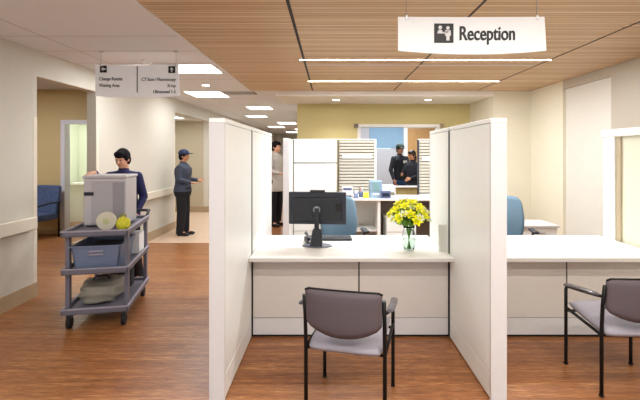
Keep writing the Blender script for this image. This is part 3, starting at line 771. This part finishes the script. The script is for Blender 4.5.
t = thing('counter_unit', 'white counter unit inside the pale green room', 'counter', (-5.6, 10.25, 0))
obj('cabinet', B((-.5, .9, -.25, .3, 0, .86)), 'panel', t); obj('worktop', B((-.52, .92, -.3, .3, .86, .9), bev=.004), 'desk', t)
t = thing('sanitizer_bottle', 'red-topped white bottle on the counter in the green room', 'bottle', (-5.42, 10.1, .9))
lathe_o('bottle', [(0, 0), (.05, 0), (.052, .02), (.052, .17), (.02, .21), (.018, .23), (0, .23)], 'paper', t)
lathe_o('pump', [(0, .23), (.02, .23), (.02, .29), (.01, .30), (.01, .34), (0, .34)], 'red', t)
lathe_o('band', [(.053, .06), (.054, .06), (.054, .13), (.053, .13)], 'red', t)
t = thing('glove_dispenser', 'small red and white wall dispenser above the green room counter', 'dispenser', (-5.75, 10.6, 1.28))
obj('case', B((-.07, .07, -.09, 0, -.06, .2), bev=.01), 'paper', t); obj('nozzle', B((-.04, .04, -.1, -.02, -.1, -.06), bev=.005), 'red', t)
t = thing('paper_box', 'dark box on the counter next to the red-topped bottle', 'box', (-5.15, 10.1, .9))
obj('carton', B((-.09, .09, -.06, .06, 0, .12), bev=.003), 'darkin', t); obj('tissue', B((-.04, .04, -.02, .02, .12, .16), bev=.008), 'paper', t)

# ================================================================== FLOWERS
VX, VY = at(409, 3.87), 3.87
t = thing('flower_vase', 'clear glass vase of yellow lilies on the first desk', 'vase', (VX, VY, DZ))
prof = [(.0, .0), (.040, .0), (.046, .01), (.056, .06), (.062, .11), (.056, .16), (.046, .19), (.052, .215)]
inner = [(r-.003, max(z, .008)) for r, z in prof[::-1] if r > 0]
lathe_o('glass', prof+[(.0505, .217)]+inner[1:]+[(0, .008)], 'glassp', t, seg=32)
lathe_o('water', [(0, .0085), (.040, .0085), (.0515, .06), (.0565, .10), (0, .10)], 'water', t, seg=32)
def petal(bm, L, W, base, d, up, curl, n=6, mi=0):
    d = Vector(d).normalized(); up = Vector(up); up = (up-d*up.dot(d)).normalized(); s = d.cross(up).normalized(); prev = None
    for k in range(n+1):
        q_ = k/n; wv = W*math.sin(PI*min(1, .12+.88*q_))**.8 if k < n else .0006
        c = Vector(base)+d*(L*q_)*(1-.18*curl*q_*q_)+up*(L*(.45*math.sin(q_*PI*.5)*(1-curl*q_*1.2)))
        row = [bm.verts.new(c-s*wv+up*wv*.35), bm.verts.new(c), bm.verts.new(c+s*wv+up*wv*.35)]
        if prev:
            for a_ in (0, 1):
                f = bm.faces.new((prev[a_], prev[a_+1], row[a_+1], row[a_])); f.smooth = True; f.material_index = mi
        prev = row
def make_flower(kind, size, tip, name, label, group):
    tip = Vector(tip); t = thing(name, label, 'flower', (VX, VY, DZ), 0, group)
    neck = Vector((tip.x*.18, tip.y*.18, .20)); foot = Vector((-tip.x*.10, -tip.y*.10, .012))
    bm = bmesh.new(); tube(bm, smooth_path([foot, neck, neck.lerp(tip, .6)+Vector((0, 0, .015)), tip], 4), .0024, 5); obj('stem', bm, 'leaf', t)
    ax = (tip-Vector((0, 0, .20))).normalized(); u, v = frame_of(ax); a0 = random.random()*6
    bm = bmesh.new()
    for k in range(6):
        a = a0+k*PI/3; rd = u*math.cos(a)+v*math.sin(a)
        petal(bm, size*(1 if k % 2 else .94), size*(.19 if k % 2 else .24), tip+ax*.002*(k % 2), rd*.8+ax*.45, ax, .55)
    obj('petals', bm, 'petaly' if kind == 'y' else 'petalw', t)
    bm = bmesh.new()
    for k in range(5):
        a = a0+k*1.256; rd = u*math.cos(a)*.35+v*math.sin(a)*.35+ax; p = tip+rd*size*.5; tube(bm, [tip, p], .0011, 4); ellipsoid(bm, p, (.004,)*3, 6)
    obj('stamens', bm, 'centre', t)
def make_leafy(tip, label, group, buds):
    tip = Vector(tip); t = thing('greenery_stem', label, 'greenery', (VX, VY, DZ), 0, group)
    neck = Vector((tip.x*.2, tip.y*.2, .20)); foot = Vector((-tip.x*.1, -tip.y*.1, .012)); P = smooth_path([foot, neck, neck.lerp(tip, .6), tip], 5)
    bm = bmesh.new(); tube(bm, P, .0022, 5); obj('stem', bm, 'leaf', t)
    bm = bmesh.new()
    for k in range(7):
        p = P[min(len(P)-1, 6+k)]; a = random.random()*6.3; petal(bm, .075, .012, p, (math.cos(a), math.sin(a), .5), (0, 0, 1), .5)
    obj('leaves', bm, 'leaf', t)
    if buds:
        bm = bmesh.new()
        for k in range(3):
            p = tip+Vector((random.uniform(-.02, .02), random.uniform(-.02, .02), -.012*k)); ellipsoid(bm, p, (.009, .009, .022), 8, Matrix.Rotation(random.uniform(-.6, .6), 4, 'Y'))
        obj('buds', bm, 'bud', t)
def dome(n, R0, z0, hz, seed):
    rnd = random.Random(seed); out = []
    for i in range(n):
        ph = i*2.39996; e = 1-(i+.5)/n*1.05; e = max(-.12, e); rr = math.sqrt(max(0, 1-e*e)); k = rnd.uniform(.82, 1.0)
        out.append((R0*rr*math.cos(ph)*k, R0*rr*math.sin(ph)*k, z0+hz*e*k))
    return out
for p in dome(24, .150, .275, .155, 3):
    make_flower('y', .082, p, 'yellow_lily', 'bright yellow lily blossom in the glass vase bouquet', 'yellow lilies in the vase')
for p in dome(14, .175, .27, .145, 9):
    make_flower('w', .064, p, 'white_lily', 'small white blossom among the yellow lilies in the vase', 'white blossoms in the vase')
for i, p in enumerate(dome(26, .175, .26, .185, 5)):
    make_leafy(p, 'green leafy stem filling out the lily bouquet', 'greenery in the vase', i % 2 == 0)

# ================================================================== PEOPLE
def bake(bm, name, m, parent, voxel, smooth_it=2):
    for f in bm.faces: f.material_index = 0
    me = bpy.data.meshes.new(name); bm.to_mesh(me); bm.free()
    o = bpy.data.objects.new(name, me); COL.objects.link(o)
    md = o.modifiers.new('r', 'REMESH'); md.mode = 'VOXEL'; md.voxel_size = voxel; md.use_smooth_shade = True
    if smooth_it:
        s = o.modifiers.new('s', 'SMOOTH'); s.iterations = smooth_it; s.factor = .5
    bpy.context.view_layer.update()
    me2 = bpy.data.meshes.new_from_object(o.evaluated_get(bpy.context.evaluated_depsgraph_get()))
    o.modifiers.clear(); o.data = me2; bpy.data.meshes.remove(me); me2.name = name
    me2.materials.clear(); me2.materials.append(M[m]); o.parent = parent
    for p in me2.polygons: p.use_smooth = True; p.material_index = 0
    return o
def loft(bm, rings, seg=20):
    """rings: (cx, cy, cz, rx, ry)"""
    R = []
    for cx, cy, cz, rx, ry in rings:
        R.append([bm.verts.new((cx+rx*math.copysign(abs(math.cos(2*PI*k/seg))**.85, math.cos(2*PI*k/seg)), cy+ry*math.copysign(abs(math.sin(2*PI*k/seg))**.85, math.sin(2*PI*k/seg)), cz)) for k in range(seg)])
    for A, C in zip(R, R[1:]):
        for k in range(seg): bm.faces.new((A[k], A[(k+1) % seg], C[(k+1) % seg], C[k]))
    bm.faces.new(R[0][::-1]); bm.faces.new(R[-1])
def hand(bm, w, d, n, s, curl=.5):
    """w wrist, d direction of the hand, n palm normal, s thumb side vector"""
    w = Vector(w); d = Vector(d).normalized(); n = Vector(n); n = (n-d*n.dot(d)).normalized(); sd = d.cross(n).normalized()
    if sd.dot(Vector(s)) < 0: sd = -sd
    for k in (-1, 0, 1): capsule(bm, w+d*.005+sd*.012*k, w+d*.085+sd*.022*k, .017, .0135, 8)
    for k, (off, L) in enumerate(((.030, .070), (.010, .080), (-.010, .074), (-.029, .058))):
        p0 = w+d*.082+sd*off; a = curl; p1 = p0+(d*math.cos(a*.6)+n*math.sin(a*.6))*L*.5; p2 = p1+(d*math.cos(a*1.5)+n*math.sin(a*1.5))*L*.28; p3 = p2+(d*math.cos(a*2.3)+n*math.sin(a*2.3))*L*.24
        capsule(bm, p0, p1, .0098, .0088, 8); capsule(bm, p1, p2, .0088, .008, 8); capsule(bm, p2, p3, .008, .007, 8)
    t0 = w+d*.025+sd*.025; t1 = t0+d*.03+sd*.028+n*.008; t2 = t1+d*.028+sd*.006+n*.012
    capsule(bm, t0, t1, .0125, .0105, 8); capsule(bm, t1, t2, .0105, .0085, 8)

def person(label, loc, rotz, height, pose, top, bottom, skin='skin', hair='hair', hat=None, coat_to=None, hair_long=False, shoes='shoe', hip=.155, badge=False, apron=None):
    """front = -Y before rotation; written for 1.75 m and scaled"""
    t = thing('person', label, 'person', loc, rotz); k = height/1.75; t.scale = (k, k, k)
    lean = pose.get('lean', 0); gi = pose.get('girth', 1)
    def Ln(v):                       # lean of everything above the hips
        v = Vector(v); z = v.z-.95
        if z <= 0: return v
        return Vector((v.x+pose.get('shift', 0)*z, v.y-math.sin(lean)*z, .95+math.cos(lean)*z))
    body = bmesh.new()
    legs = pose.get('legs', [((-.09, 0, .93), (-.10, -.015, .50), (-.105, .02, .085)), ((.09, 0, .93), (.10, -.015, .50), (.105, .02, .085))])
    sh = [Ln((-.172, 0, 1.405)), Ln((.172, 0, 1.405))]
    arms = pose['arms']              # [(elbow, wrist, palm_normal, thumb_side, curl)] right (-x), left (+x)
    tr = [(0, 0, .86, .15, .105), (0, 0, .95, .162, .112), (0, 0, 1.05, .145, .10), (0, 0, 1.15, .14, .10), (0, 0, 1.28, .165, .112), (0, 0, 1.38, .17, .105), (0, 0, 1.45, .12, .075), (0, 0, 1.48, .06, .06)]
    def T(rs, g):
        out = []
        for cx, cy, cz, rx, ry in rs:
            p = Ln((cx, cy, cz)); out.append((p.x, p.y, p.z, rx*(gi if cz < 1.42 else 1)+g, ry*(gi*pose.get('deep', 1) if cz < 1.42 else 1)+g))
        return out
    loft(body, T(tr, -.004))
    hc = Ln((0, -.012, 1.635)); yaw = Matrix.Rotation(pose.get('yaw', 0), 4, 'Z') @ Matrix.Rotation(pose.get('nod', 0), 4, 'X')
    def hp(x, y, z): return hc+(yaw @ Vector((x, y, z)))
    capsule(body, Ln((0, .01, 1.45)), hp(0, .02, -.07), .056, .052)
    ellipsoid(body, hp(0, .012, .015), (.076, .092, .098), 20, yaw)          # cranium
    ellipsoid(body, hp(0, -.02, -.045), (.058, .068, .070), 18, yaw)          # face and jaw
    ellipsoid(body, hp(0, -.055, -.093), (.024, .022, .020), 12, yaw)        # chin
    capsule(body, hp(0, -.084, -.002), hp(0, -.103, -.032), .0085, .0125, 8) # nose
    ellipsoid(body, hp(0, -.078, .022), (.05, .014, .010), 12, yaw)          # brow
    for s in (-1, 1):
        ellipsoid(body, hp(s*.076, .008, -.018), (.009, .018, .030), 10, yaw)
        ellipsoid(body, hp(s*.034, -.066, -.035), (.020, .016, .018), 10, yaw)
    for (a, b_, c), s in zip(legs, (-1, 1)):
        capsule(body, a, b_, .078, .054); capsule(body, b_, c, .052, .036)
        capsule(body, c, (c[0]+s*.012, c[1]-.13, .035), .034, .03)
    for (e, w, n, sd, cu), p, s in zip(arms, sh, (-1, 1)):
        e = Vector(e); w = Vector(w)
        capsule(body, p, e, .048, .038); capsule(body, e, w, .037, .024)
        hand(body, w, (w-e) if pose.get('hd') is None or pose['hd'][0 if s < 0 else 1] is None else pose['hd'][0 if s < 0 else 1], n, sd, cu)
    bd = bake(body, 'body', skin, t, .0075, 1)
    # eyes, mouth
    for s in (-1, 1):
        bm = bmesh.new(); ellipsoid(bm, hp(s*.030, -.083, -.004), (.011, .006, .006), 10, yaw); obj('eye', bm, 'eye', bd)
    bm = bmesh.new(); ellipsoid(bm, hp(0, -.087, -.061), (.021, .006, .006), 12, yaw); obj('mouth', bm, 'lip', bd)
    # top garment
    bm = bmesh.new()
    rs = [r for r in tr if r[2] >= .86]
    loft(bm, T([(0, 0, coat_to or .90, .175 if coat_to else .168, .125 if coat_to else .118)]+[r for r in rs if r[2] > .92], .012))
    for (e, w, n, sd, cu), p in zip(arms, sh):
        capsule(bm, Ln((0, .012, 1.43)), p, .062, .058)
        e = Vector(e); w = Vector(w); capsule(bm, p, e, .062, .052); w2 = e.lerp(w, .93); capsule(bm, e, w2, .051, .037)
    capsule(bm, Ln((0, .012, 1.44)), Ln((0, .012, 1.49)), .075, .064)
    tp = bake(bm, 'coat' if coat_to else 'shirt', top, t, .009, 3)
    if apron:
        bm = bmesh.new(); loft(bm, T([(0, -.012, .95, .13, .118), (0, -.012, 1.15, .11, .107), (0, -.012, 1.40, .085, .11)], .014)); bake(bm, 'apron', apron, t, .01, 2)
    if badge:
        p = Ln((.06, -.14, 1.33)); obj('name_badge', B((p.x-.05, p.x+.05, p.y-.004, p.y+.004, p.z-.03, p.z+.03)), 'paper', tp)
    # trousers
    bm = bmesh.new()
    loft(bm, T([(0, 0, .80, .155, .10), (0, 0, .88, .168, .118), (0, 0, .95, .168, .118), (0, 0, 1.0, .158, .112)], .005))
    for (a, b_, c), s in zip(legs, (-1, 1)):
        gl = gi*pose.get('deep', 1)**.6; capsule(bm, a, b_, .092*gl, .076*gl); capsule(bm, b_, (c[0], c[1], .07), .074*gl, .066*gl)
    bake(bm, 'trousers', bottom, t, .010, 3)
    for (a, b_, c), s in zip(legs, (-1, 1)):
        bm = bmesh.new(); c = Vector(c)
        ellipsoid(bm, (c.x+s*.004, c.y+.005, .048), (.043, .055, .046), 12); ellipsoid(bm, (c.x+s*.012, c.y-.12, .034), (.046, .085, .034), 12)
        capsule(bm, (c.x+s*.004, c.y, .045), (c.x+s*.012, c.y-.11, .035), .040, .038)
        box(bm, c.x-.035+s*.01, c.x+.035+s*.01, c.y-.18, c.y+.045, .002, .02)
        bake(bm, 'shoe', shoes, t, .008, 1)
    # hair
    bm = bmesh.new()
    ellipsoid(bm, hp(0, .022, .03), (.086, .096, .098), 20, yaw); ellipsoid(bm, hp(0, .045, -.02), (.078, .072, .09), 16, yaw)
    ellipsoid(bm, hp(0, -.045, .066), (.068, .052, .046), 14, yaw); ellipsoid(bm, hp(.012, -.070, .048), (.050, .026, .030), 12, yaw)
    for s in (-1, 1): ellipsoid(bm, hp(s*.066, .005, .02), (.022, .05, .055), 12, yaw)
    if hair_long: ellipsoid(bm, hp(0, .065, -.07), (.085, .055, .13), 16, yaw)
    bake(bm, 'hair', hair, t, .008, 1)
    if hat:
        bm = bmesh.new()
        ellipsoid(bm, hp(0, .012, .055), (.094, .112, .082), 22, yaw)
        box(bm, -.096, .096, -.10, .125, -.2, -.105, mtx=Matrix.Translation(hc) @ yaw) if False else None
        ellipsoid(bm, hp(0, -.115, .045), (.068, .075, .010), 16, yaw)
        bake(bm, 'cap', hat, t, .007, 1)
    return t
# 1 man in a cap in the corridor, profile, facing +X
person('man in navy cap, slate shirt and black trousers standing in the corridor, forearms raised', (-2.87, 8.38, .003), math.radians(86), 1.655,
       {'girth': 1.12, 'deep': 1.22, 'yaw': math.radians(2), 'arms': [((-.22, -.02, 1.15), (-.17, -.24, 1.09), (0, 0, 1), (0, 0, 1), .4), ((.22, -.03, 1.14), (.14, -.27, 1.12), (-.5, 0, .8), (0, 0, 1), .3)], 'lean': .03,
        'legs': [((-.075, 0, .93), (-.08, -.01, .50), (-.085, .02, .085)), ((.075, 0, .93), (.075, -.02, .50), (.08, -.02, .085))]},
       'shirtbl', 'trouser', skin='skin2', hat='capbl')
# 2 person pushing the cart, navy sleeves
CA = math.radians(12)
person('dark-haired person in navy long sleeves pushing the loaded grey cart', (-2.47, 5.20, 0), math.radians(4), 1.65,
       {'arms': [((-.235, -.20, 1.33), (-.19, -.42, 1.468), (0, .1, -1), (1, 0, 0), .25), ((.235, -.03, 1.14), (.205, -.20, .945), (0, -.2, -1), (-1, 0, 0), 1.25)],
        'hd': [(-.2, -1, -.12), None], 'lean': .14, 'nod': .28, 'yaw': math.radians(-14),
        'legs': [((-.085, 0, .93), (-.10, -.10, .52), (-.10, -.04, .085)), ((.085, 0, .93), (.10, .02, .50), (.105, .16, .085))]},
       'navy', 'trouser', apron='dkgrey')
# 3 person in a pale grey coat behind the partition
person('person in pale grey coat and black trousers half hidden behind the left partition', (-1.19, 9.45, 0), math.radians(60), 1.86,
       {'arms': [((-.25, -.03, 1.15), (-.18, -.22, 1.10), (0, 0, 1), (0, 0, 1), .6), ((.25, -.02, 1.14), (.20, -.2, 1.0), (-1, 0, 0), (0, 0, 1), .6)]},
       'coat', 'trouser', coat_to=.72, hair='hair')
# 4, 5 two people beyond the pass-through
person('person in dark green hat and black jacket with white badge beyond the pass-through window', (1.73, 10.65, 0), math.radians(22), 1.82,
       {'arms': [((-.26, -.02, 1.14), (-.24, -.12, .92), (1, 0, 0), (0, -1, 0), .5), ((.25, -.05, 1.16), (.05, -.22, 1.14), (0, 1, 0), (0, 0, 1), .5)], 'nod': .15},
       'jacket', 'jeans', hat='greenhat', skin='skin2', hair='hair', badge=True)
person('shorter dark-haired person in black beside the hatted person, beyond the window', (1.90, 9.95, 0), math.radians(-50), 1.66,
       {'arms': [((-.25, -.04, 1.15), (-.12, -.24, 1.16), (0, 1, 0), (0, 0, 1), .5), ((.25, -.04, 1.15), (.14, -.22, 1.08), (0, 1, 0), (0, 0, 1), .5)], 'nod': .1},
       'jacket', 'trouser', skin='skin2', hair='hairbr', hair_long=True)

# ================================================================== CART
CX, CY = -2.235, 4.37
t = thing('utility_cart', 'grey three-shelf utility cart being pushed towards the viewer', 'cart', (CX, CY, 0), CA)
CW, CL = .28, .48       # half sizes
def tray(z, lip, m='cart'):
    bm = bmesh.new(); box(bm, -CW, CW, -CL, CL, z, z+.025, bev=.01)
    for b_ in ((-CW, CW, -CL, -CL+.025), (-CW, CW, CL-.025, CL), (-CW, -CW+.025, -CL, CL), (CW-.025, CW, -CL, CL)):
        box(bm, *b_, z, z+lip, bev=.008)
    return bm
for z in (.14, .50, .84):
    s_ = obj('shelf', tray(z, .052), 'cart', t)
    obj('rim', B((-CW-.006, CW+.006, -CL-.006, -CL+.02, z+.044, z+.056), (-CW-.006, CW+.006, CL-.02, CL+.006, z+.044, z+.056), (-CW-.006, -CW+.02, -CL, CL, z+.044, z+.056), (CW-.02, CW+.006, -CL, CL, z+.044, z+.056), bev=.005), 'cartrim', s_)
for sx_ in (-1, 1):
    for sy_ in (-1, 1):
        y_ = sy_*(CL-.10) if sy_ < 0 else CL-.04
        obj('post', B((sx_*(CW-.03)-.018, sx_*(CW-.03)+.018, y_-.03, y_+.03, .16, .86), bev=.006), 'cart', t)
        c = Vector((sx_*(CW-.05), sy_*(CL-.07), 0))
        w_ = obj('caster', B((c.x-.022, c.x+.022, c.y-.02, c.y+.02, .09, .145)), 'charc', t)
        bm = bmesh.new(); tube(bm, [c+Vector((-.016, 0, .055)), c+Vector((.016, 0, .055))], .055, 20); obj('wheel', bm, 'tyre', w_)
bm = bmesh.new(); tube(bm, smooth_path([(-CW+.02, CL-.02, .88), (-CW+.02, CL+.05, .93), (-CW+.06, CL+.09, .94), (CW-.06, CL+.09, .94), (CW-.02, CL+.05, .93), (CW-.02, CL-.02, .88)], 5), .016, 10); obj('push_handle', bm, 'charc', t)
def on_cart(x, y, z): return Matrix.Rotation(CA, 4, 'Z') @ Vector((x, y, z)) + Vector((CX, CY, 0))
p = on_cart(-.02, .10, .866)
t = thing('grey_machine', 'large light grey boxy machine standing on top of the utility cart', 'machine', p, CA+math.radians(-4))
bm = bmesh.new(); box(bm, -.20, .20, -.17, .19, .012, .48, bev=.012); obj('casing', bm, 'machine', t)
obj('top_lid', B((-.21, .21, -.18, .2, .48, .51), bev=.01), 'machine', t)
obj('front_panel', B((-.12, .20, -.176, -.168, .03, .45), bev=.003), mat('grey_front_panel', (170, 166, 170), .4), t)
obj('slot', B((-.19, -.10, -.179, -.169, .31, .345)), 'darkin', t)
obj('side_panel', B((.08, .185, -.182, -.174, .05, .44), bev=.003), 'machine2', t)
for a, b_ in ((-.16, -.13), (.16, -.13), (-.16, .15), (.16, .15)): obj('foot', B((a-.02, a+.02, b_-.02, b_+.02, 0, .014)), 'tyre', t)
p = on_cart(.05, -.30, .866)
t = thing('cream_reel', 'round cream reel propped in front of the grey machine on the cart', 'reel', p, CA)
bm = bmesh.new(); tube(bm, [(0, -.02, .088), (0, .02, .088)], .086, 28); obj('disc', bm, 'cream', t)
bm = bmesh.new(); tube(bm, [(0, -.026, .088), (0, .026, .088)], .03, 16); obj('hub', bm, mat('pale_olive_plastic', (190, 190, 140), .5), t)
p = on_cart(.20, -.31, .866)
t = thing('yellow_bag', 'crumpled bright yellow bag on the cart beside the cream reel', 'bag', p, CA)
bm = bmesh.new(); bmesh.ops.create_icosphere(bm, subdivisions=4, radius=1)
for v in bm.verts:
    n = v.co.copy(); v.co = Vector((n.x*.062, n.y*.05, max(-.055, n.z*.066)+.056))*(1+.10*math.sin(n.x*9+n.z*7)*math.cos(n.y*8))
obj('pouch', bm, 'yell', t, smooth=True)
bm = bmesh.new(); tube(bm, smooth_path([(-.02, 0, .115), (-.02, 0, .145), (.02, 0, .145), (.02, 0, .115)], 5), .006, 8); obj('tie', bm, mat('olive_tie', (150, 146, 30), .6), t)
# blue-grey bin on the middle shelf
p = on_cart(-.01, -.10, .526)
t = thing('storage_bin', 'blue-grey open storage bin on the middle shelf of the cart', 'bin', p, CA)
bm = bmesh.new()
x0, x1, y0, y1, h = -.21, .21, -.31, .22, .22
for b_ in ((x0, x1, y0, y1, 0, .01), (x0, x1, y0, y0+.012, .01, h), (x0, x1, y1-.012, y1, .01, h), (x0, x0+.012, y0, y1, .01, h), (x1-.012, x1, y0, y1, .01, h)): box(bm, *b_)
for v in bm.verts: v.co.x *= (.86+.14*v.co.z/h); v.co.y *= (.92+.08*v.co.z/h)
obj('tub', bm, 'bin', t)
obj('rim', B((x0-.012, x1+.012, y0-.012, y0+.01, h-.012, h), (x0-.012, x1+.012, y1-.01, y1+.012, h-.012, h), (x0-.012, x0+.01, y0, y1, h-.012, h), (x1-.01, x1+.012, y0, y1, h-.012, h)), 'bin', t)
obj('handle_slot', B((-.06, .06, y0-.006, y0+.002, .13, .145), (-.06, .06, y0-.006, y0+.002, .16, .175)), 'cartrim', t)
q_ = on_cart(-.01, -.14, .537)
t = thing('black_cloth_pile', 'dark folded cloth pile inside the blue-grey bin', 'cloth', q_, CA)
bm = bmesh.new()
for k in range(3): box(bm, -.16+.01*k, .16-.012*k, -.22, .27-.02*k, .05*k, .05*k+.052, bev=.018)
obj('folds', bm, 'darkin', t); obj('top_fold', B((-.12, .13, -.19, .18, .15, .175), bev=.01), 'darkin', t)
p = on_cart(.13, .29, .526)
t = thing('white_carton', 'white carton on the middle shelf behind the blue-grey bin', 'box', p, CA)
obj('carton', B((-.11, .11, -.11, .13, 0, .21), bev=.004), 'paper', t); obj('flap', B((-.11, .11, -.11, .02, .21, .216)), 'cap', t)
p = on_cart(-.04, -.08, .167)
t = thing('cloth_bag', 'soft grey-green bag lying on the bottom shelf of the cart', 'bag', p, CA)
bm = bmesh.new(); bmesh.ops.create_icosphere(bm, subdivisions=4, radius=1)
for v in bm.verts:
    n = v.co.copy(); f_ = 1+.05*math.sin(n.x*7+n.y*5)+.04*math.sin(n.z*11+n.y*6)
    v.co = Vector((math.copysign(abs(n.x)**.6, n.x)*.185*f_, math.copysign(abs(n.y)**.6, n.y)*.26*f_, max(-.09, math.copysign(abs(n.z)**.7, n.z)*.10*f_)+.092))
obj('sack', bm, 'bag', t, smooth=True)
bm = bmesh.new(); tube(bm, smooth_path([(-.08, -.05, .17), (-.05, -.05, .22), (.05, -.05, .22), (.08, -.05, .17)], 5), .008, 8); obj('strap', bm, 'darkin', t)
p = on_cart(.08, .30, .167)
t = thing('black_container', 'tall black container on the cart bottom shelf behind the bag', 'container', p, CA)
obj('body', B((-.07, .07, -.07, .07, 0, .25), bev=.01), 'darkin', t); obj('lid', B((-.075, .075, -.075, .075, .25, .27), bev=.005), 'charc', t)

# ================================================================== WORLD, CAMERA
w = bpy.data.worlds.new('World'); sc.world = w; w.use_nodes = True
bg = w.node_tree.nodes['Background']; bg.inputs[0].default_value = (.80, .91, 1, 1); bg.inputs[1].default_value = 1.15
cam = bpy.data.cameras.new('Camera'); co = bpy.data.objects.new('Camera', cam); COL.objects.link(co)
cam.sensor_width = 36; cam.lens = F/640*36; cam.clip_start = .02; cam.clip_end = 200
cam.shift_x = -(330-320)/640; cam.shift_y = -(200-153)/640
co.location = (0, 0, 1.6); co.rotation_euler = (PI/2, 0, 0)
sc.camera = co
sc.view_settings.view_transform = 'Standard'; sc.view_settings.look = 'None'; sc.view_settings.gamma = 1
sc.view_settings.use_curve_mapping = False
sc.view_settings.exposure = .2
sc.cycles.use_denoising = True
sc.cycles.max_bounces = 8; sc.cycles.diffuse_bounces = 5; sc.cycles.transmission_bounces = 8
sc.cycles.sample_clamp_indirect = 6
